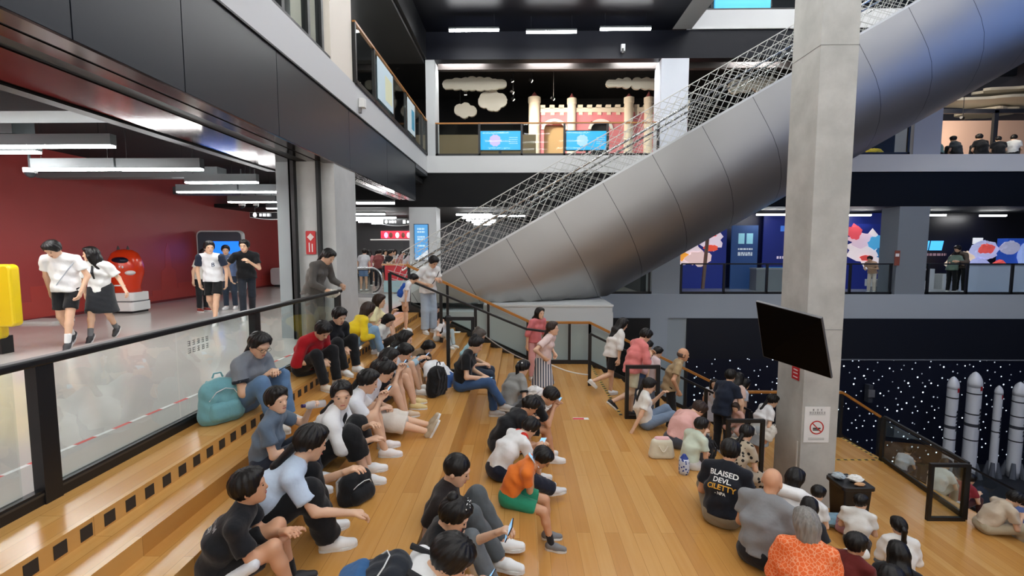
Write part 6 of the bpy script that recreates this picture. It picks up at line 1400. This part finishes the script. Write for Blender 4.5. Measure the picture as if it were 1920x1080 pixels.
# lettering on shirts
w_ = 'man in a black T-shirt with yellow and white lettering on the back sitting cross-legged'
gold = M('D9A02A', .6); wht = M('E6E6E2', .6)
shrink_text(w_, 'BLAISED', wht, .075, .12); shrink_text(w_, 'DEVL.', wht, .07, .05); shrink_text(w_, 'CILETTY', gold, .072, -.02); shrink_text(w_, '- NPA', wht, .04, -.075)
w_ = 'boy in black T-shirt and shorts with white side stripe, arms crossed on his knee'
shrink_text(w_, 'FHUTUM', M('9A9C9E', .6), .042, .05, dy=.0); shrink_text(w_, 'CITY', wht, .034, -.0)
w_ = 'man in a white raglan T-shirt with navy sleeves and black shorts walking towards the railing'
shrink_text(w_, 'B', M('22304E', .6), .10, .06, True, dy=.06)
w_ = 'boy in a white T-shirt with a black and blue backpack bent over a phone'
shrink_text(w_, 'HHT II', M('222224', .6), .075, .02, dy=.03, rot=1.2)
# ================================================================ clothing extras and bags
def pp(w): return PPL[w]
def find(s): return next(k for k in PPL if s in k)
# raglan sleeves
p = pp(find('raglan')); q = SDF()
for sg in (1, -1):
    ua = p['E'][sg]-p['S'][sg]; q.cap(p['N']*.35+p['S'][sg]*.65, p['S'][sg], .055*p['fk'], .064*p['fk'], k=.03).cap(p['S'][sg], p['S'][sg]+ua*.62, .066*p['fk'], .069*p['fk'], k=.03, flat=1)
np_mesh('sleeve', [q.mesh(.016)], FAB('1E2638'), p['root'], p['off'])
# lanyard and badge
p = pp(find('lanyard')); m = MB(); b0 = p['C']+p['tf']*.165+p['d2']*.02
for s_ in (1, -1): m.tube([tuple(p['N']+p['tl']*.06*s_+p['d2']*.03), tuple(p['N']+p['tl']*.055*s_+p['tf']*.10-p['d2']*.05), tuple(p['C']+p['tl']*.02*s_+p['tf']*.155+p['d2']*.09), tuple(b0)], .006, 6)
m.build('lanyard', M('D9DCE0', .6), p['root'])
MB().add([tuple(b0+p['tl']*x*.032-p['d2']*y+p['tf']*z) for z in (0, .006) for x, y in ((-1, 0), (1, 0), (1, .09), (-1, .09))], [(3, 2, 1, 0), (4, 5, 6, 7), (0, 1, 5, 4), (1, 2, 6, 5), (2, 3, 7, 6), (3, 0, 4, 7)]).build('badge', M('E6E8EA', .4), p['root'])
# tie of the blouse
p = pp(find('puffed white blouse')); MB().tube([tuple(p['N']+p['tf']*.075-p['d2']*.02), tuple(p['C']+p['tf']*.15+p['d2']*.1), tuple(p['C']+p['tf']*.15-p['d2']*.02)], [.014, .02, .012], 6).build('necktie', M('17171A', .6), p['root'])
# red neckerchief
p = pp(find('red neckerchief')); q = SDF(); q.cap(p['N']-p['tl']*.05, p['N']+p['tl']*.05, .068*p['k'], k=.03).cap(p['N']+p['tf']*.07, p['C']+p['tf']*.13+p['d2']*.08, .028, .016, k=.02); np_mesh('neckerchief', [q.mesh(.012)], FAB('D8301E'), p['root'], p['off'])
# white side stripe of the shorts
p = pp(find('white side stripe')); a = p['P']-p['lf']*.150*p['k']-p['d1']*.0; b_ = p['Kn'][-1]*.70+p['P']*.30-p['lf']*.105*p['k']
q = SDF(); q.cap(a, b_, .035, .035, k=.01); np_mesh('side_stripe', [q.mesh(.012)], FAB('D9DCE0'), p['root'], p['off'])
# open shirt front
p = pp(find('smiling woman')); q = SDF(); q.cap(p['N']+p['tf']*.055-p['d2']*.04, p['C']+p['tf']*.085-p['d2']*.02, .05, .062, k=.02); np_mesh('inner_top', [q.mesh(.014)], FAB('141416'), p['root'], p['off'])
# hair ornaments
p = pp(find('spotted hair clip')); m = p['hp']
q = SDF(); q.cap(m(.045, -.05, .125), m(.03, .05, .128), .018, k=.01); np_mesh('hair_clip', [q.mesh(.007)], FAB('101012', ('spot', 'E9E9E9', 60)), p['root'], p['off'])
p = pp(find('headband')); q = SDF(); m = p['hp']
bnd = MB(); bnd.tube([tuple(m(.0, .098*math.cos(a*PI/12), .03+.105*math.sin(a*PI/12))) for a in range(13)], .009, 8); bnd.build('headband', M('E6E6E4', .5), p['root'])
p = pp(find('yellow hair clips')); m = p['hp']; c_ = MB()
for a in (-.03, .0, .03): c_.tube([tuple(m(.03+a*.3, .05+a, .115)), tuple(m(-.01+a*.3, .07+a*.6, .105))], .006, 6)
c_.build('hair_clip', M('E3B81E', .4), p['root'])
p = pp(find('white hair bow')); m = p['hp']; q = SDF(); q.cap(m(-.09, -.04, .07), m(-.09, .04, .07), .018, k=.01); np_mesh('hair_bow', [q.mesh(.009)], M('E9E9E9', .6), p['root'], p['off'])
p = pp(find('sailor-collar')); q = SDF(); q.cap(p['N']+p['tl']*.10-p['tf']*.05-p['d2']*.03, p['N']-p['tl']*.10-p['tf']*.05-p['d2']*.03, .07, k=.02).cap(p['N']-p['tf']*.1-p['d2']*.05+p['tl']*.08, p['N']-p['tf']*.1-p['d2']*.05-p['tl']*.08, .06, k=.03); np_mesh('collar', [q.mesh(.014)], FAB('EDEBE9'), p['root'], p['off'])
# ---- backpacks
def backpack(name_, c, face, sx, sy_, sz, col, lab, strapc=None, rot=0, on_who=None, pocket=None):
    a = math.radians(face); f = V3(math.cos(a), math.sin(a), 0); l = V3(-math.sin(a), math.cos(a), 0); u = V3(0, 0, 1); c = V3(*c)
    if on_who is not None: f, l, u = on_who
    t = thing(name_, tuple(c), lab, 'bag'); off_ = tuple(c)
    P2 = lambda x, y, z: c+f*x*sx+l*y*sy_+u*z*sz
    q = SDF(); R = np.stack([f, l, u])
    for yy in (-.26, .26):
        q.cap(P2(0, yy, .17), P2(-.02, yy*.9, .72), sy_*.27, sy_*.24, k=.05, side=(f, max(1, sx/sy_*1.1)))
    q.cap(P2(0, -.2, .15), P2(0, .2, .15), sy_*.24, k=.05).cap(P2(0, 0, .3), P2(-.02, 0, .78), sy_*.3, sy_*.24, k=.05)
    q.cut(lambda X, Y, Z: -((X-c[0])*u[0]+(Y-c[1])*u[1]+(Z-c[2])*u[2]))
    v, fa = q.mesh(.014); v = np.asarray(v); w_ = .005*np.sin(v[:, 2]*60+v[:, 0]*40)+.004*np.sin(v[:, 1]*80-v[:, 2]*30); v = v+np.outer(w_, f)
    np_mesh('body', [(v, fa)], FAB(col), t, off_)
    q = SDF(); q.cap(P2(.34, -.22, .2), P2(.34, .22, .2), sy_*.16, k=.03).cap(P2(.34, -.22, .38), P2(.34, .22, .38), sy_*.14, k=.05); np_mesh('pocket', [q.mesh(.014)], FAB(pocket or col), t, off_)
    m = MB(); m.tube([tuple(P2(-.2, -.12, .98)), tuple(P2(-.2, -.08, 1.08)), tuple(P2(-.2, .08, 1.08)), tuple(P2(-.2, .12, .98))], .008, 6); m.build('handle', M(strapc or col, .6), t)
    m = MB(); m.tube([tuple(P2(.30, -.34, .55)), tuple(P2(.42, -.2, .74)), tuple(P2(.44, 0, .80)), tuple(P2(.42, .2, .74)), tuple(P2(.30, .34, .55))], .004, 5); m.build('zip', M('D9DCDC', .4), t)
    for s_ in (1, -1):
        m = MB(); m.tube([tuple(P2(-.35, .2*s_, .9)), tuple(P2(-.62, .24*s_, .6)), tuple(P2(-.5, .3*s_, .15)), tuple(P2(-.2, .38*s_, .1))], .014, 6); m.build('shoulder_strap', M(strapc or col, .7), t)
    return t
y = sy(412, -2.68, 0); backpack('backpack', (-2.70, y+.02, 0), -35, .24, .36, .40, '6FA3A8', 'teal backpack standing on the top step beside the woman with glasses')
backpack('backpack', (-1.16, 6.45, ZA), 150, .2, .32, .44, '141416', 'black backpack standing behind the woman in blue jeans', '2A2A2C')
backpack('backpack', (at_z(668, 935, ZA).x, at_z(668, 935, ZA).y, ZA), -30, .22, .30, .22, '17181B', 'small shiny black drawstring bag on the platform by the white trainers', 'D9D9D9')
p = pp(find('black and blue backpack bent')); backpack('backpack', tuple(p['P']-p['tf']*.20*p['k']+p['d1']*.0), 0, .22, .32, .42, '1E232B', 'black and blue backpack worn by the boy bent over a phone', '16181B', on_who=(-p['tf'], -p['tl'], p['d2']), pocket='2A5A8A')
for s_ in (1, -1):
    m = MB(); m.tube([tuple(p['N']+p['tl']*.10*s_-p['tf']*.125-p['d2']*.03), tuple(p['N']+p['tl']*.115*s_+p['d2']*.045), tuple(p['N']+p['tl']*.12*s_+p['tf']*.11-p['d2']*.08), tuple(p['C']+p['tl']*.15*s_+p['tf']*.11)], .016, 6); m.build('shoulder_strap', M('17181B', .7), p['root'])
p = pp(find('royal blue school bag')); backpack('backpack', tuple(p['P']-p['tf']*.14*p['k']), 0, .14, .24, .32, '1F4FA8', 'royal blue school bag on the back of the small child on the stairs', '16181B', on_who=(-p['tf'], -p['tl'], p['d2']))
p = pp(find('denim blue jacket')); backpack('backpack', tuple(p['P']+p['lf']*-.18*p['k']-p['tf']*.08), 0, .14, .22, .26, 'D3A9AC', 'pale pink bag hanging beside the girl in the denim jacket', 'C99AA0', on_who=(-p['tf'], -p['tl'], p['d2']))
backpack('backpack', (at_z(1326, 862, ZD1).x, at_z(1326, 862, ZD1).y, ZD1), 150, .2, .3, .34, '1A1B1F', 'black bag with a cap between the mint green boy and the leopard dress', '2A2A2C')
backpack('backpack', (at_z(1618, 1000, ZD3).x-.25, at_z(1618, 1000, ZD3).y, ZD3), 200, .18, .28, .26, 'B98A92', 'dusty pink bag behind the child in white beyond the bin', 'A0707A')
p = pp(find('white tote bag walking')); backpack('tote_bag', tuple(p['P']-p['lf']*.22*p['k']-V3(0, 0, .1)), 0, .1, .3, .3, 'D9D4CA', 'white tote bag hanging from the woman beside the column', 'D9D4CA', on_who=(-p['tf'], -p['tl'], p['d2']))
p = pp(find('black and white striped bag')); backpack('striped_bag', tuple(p['P']-p['tf']*.2*p['k']), 0, .14, .26, .3, 'D6D2C6', 'black and white striped bag on the back of the person in white', '1A1A1A', on_who=(-p['tf'], -p['tl'], p['d2']), pocket='1A1A1A')
# cream tote with pink lining
c = at_z(1240, 857, ZC); t = thing('tote_bag', tuple(c), 'translucent cream tote bag with a pink lining on the floor edge', 'bag')
q = SDF(); 
for dx in (-.1, 0, .1): q.cap((c.x+dx, c.y, c.z+.04), (c.x+dx*.85, c.y, c.z+.2), .075, .06, k=.06)
q.cut(lambda X, Y, Z: -(Z-c.z)); np_mesh('body', [q.mesh(.014)], FAB('D9D2BC'), t, tuple(c)); q = SDF(); q.cap((c.x-.06, c.y+.01, c.z+.24), (c.x+.07, c.y+.01, c.z+.24), .045, k=.03); np_mesh('lining', [q.mesh(.012)], FAB('E3B4B4'), t, tuple(c))
MB().tube([(c.x-.06+.12*i/10, c.y-.09, c.z+.19-.08*math.sin(PI*i/10)) for i in range(11)], .008, 6).build('handle', M('E9E4D6', .6), t)
# blue patterned cup, pink flask
c = at_z(1282, 888, ZC); t = thing('drink_pouch', tuple(c), 'blue and white patterned drink pouch beside the mint green boy', 'pouch'); MB().lathe([(.055, 0), (.065, .05), (.062, .17), (.05, .2)], tuple(c), 18).build('body', FAB('C9CFDC', ('spot', '1E3A8A', 30)), t, smooth=True); MB().lathe([(.05, 0), (.03, .03), (.02, .05)], (c.x, c.y, c.z+.2), 14).build('cap', M('1E3A8A', .4), t)
c = at_z(1446, 1052, ZC); t = thing('drink_flask', (c.x, c.y, ZC), 'dark flask with a pink lid between the bald man and the orange blouse', 'flask'); MB().lathe([(.045, 0), (.048, .03), (.048, .2)], (c.x, c.y, ZC), 18).build('body', M('3A2420', .3), t, smooth=True); MB().lathe([(.052, 0), (.052, .04), (.04, .055)], (c.x, c.y, ZC+.2), 18).build('lid', M('D98AAE', .4), t)
# water bottle of the boy
p = pp(find('drinking from a clear bottle')); w1 = p['W'][('p', 1)]; hd_ = p['hp'](.11, 0, -.055); d = nrm(hd_-w1); t = thing('water_bottle', tuple(w1), 'clear plastic bottle with a dark cap held by the boy in blue-grey', 'bottle')
MB().tube([tuple(w1-d*.10), tuple(w1-d*.095), tuple(w1+d*.06), tuple(w1+d*.09)], [.02, .032, .032, .014], 12).build('body', M('DDE6EA', .1, alpha=.45), t, smooth=True); MB().tube([tuple(w1+d*.088), tuple(w1+d*.115)], .015, 10).build('cap', M('3A2A5A', .4), t)
# flyer, white cap, crumpled stand-in for blue leggings, hat, boy's white cap
c = at_z(1089, 785, ZC); t = thing('flyer', tuple(c), 'red and white flyer lying on the oak floor', 'flyer'); MB().box(c.x-.13, c.y-.045, c.z, c.x+.13, c.y+.045, c.z+.003).build('sheet', WHITE, t); MB().box(c.x-.13, c.y-.045, c.z+.003, c.x+.05, c.y+.02, c.z+.0045).build('red_print', M('D8303A', .5), t)
c = at_z(1612, 1040, ZD2); t = thing('sun_hat', tuple(c), 'white cap on the tier among the seated group by the bin', 'hat'); q = SDF(); q.ell((c.x, c.y, c.z+.02), np.eye(3), (.1, .1, .09), .02).cap((c.x-.1, c.y, c.z+.02), (c.x-.15, c.y, c.z+.015), .05, k=.02, side=((0, 1, 0), 1.3)); q.cut(lambda X, Y, Z: -(Z-c.z)); np_mesh('crown', [q.mesh(.012)], FAB('E3E0D9'), t, tuple(c))
c = at_z(1572, 985, ZD3); crumple('leggings_stand_in', (c.x, c.y, ZD3+.08), (.34, .16, .08), FAB('7FA0B0'), 'pale blue shape standing in for leggings beside the bin', 'leggings', 8)
p = pp(find('grey vest with black sleeves')); c = p['W'][('p', -1)]; crumple('sun_hat', tuple(c+V3(.05, 0, .06)), (.14, .12, .09), FAB('E3E2DF'), 'white and black sun hat held by the woman in the grey vest', 'hat', 9)
p = pp(find('cream blouse with a black strap')); c = p['P']+p['fw']*.26+V3(0, 0, .12); crumple('striped_bag', tuple(c), (.16, .13, .13), FAB('D9C6B0', ('stripe', '8A2A24', 9, 'X')), 'cream and dark red striped bag in the lap of the woman in cream', 'bag', 10)
p = pp(find('man in a grey leaning')) if 0 else None
p = pp(find('woman in a dark grey jacket')); c = p['W'][('p', -1)]; crumple('hand_bag', tuple(c+V3(0, 0, -.03)), (.13, .08, .07), FAB('D9D3C6'), 'cream hand bag held by the woman at the railing end', 'bag', 11)
c = (-1.62, 9.93, -.36+.16); MB().box(c[0]+.15, c[1]-.12, c[2], c[0]+.36, c[1]+.05, c[2]+.004).build('paper_sheet', WHITE, label='white sheet of paper on the lap of the child on the stairs', cat='paper')
c = at_z(1178, 730, ZC)
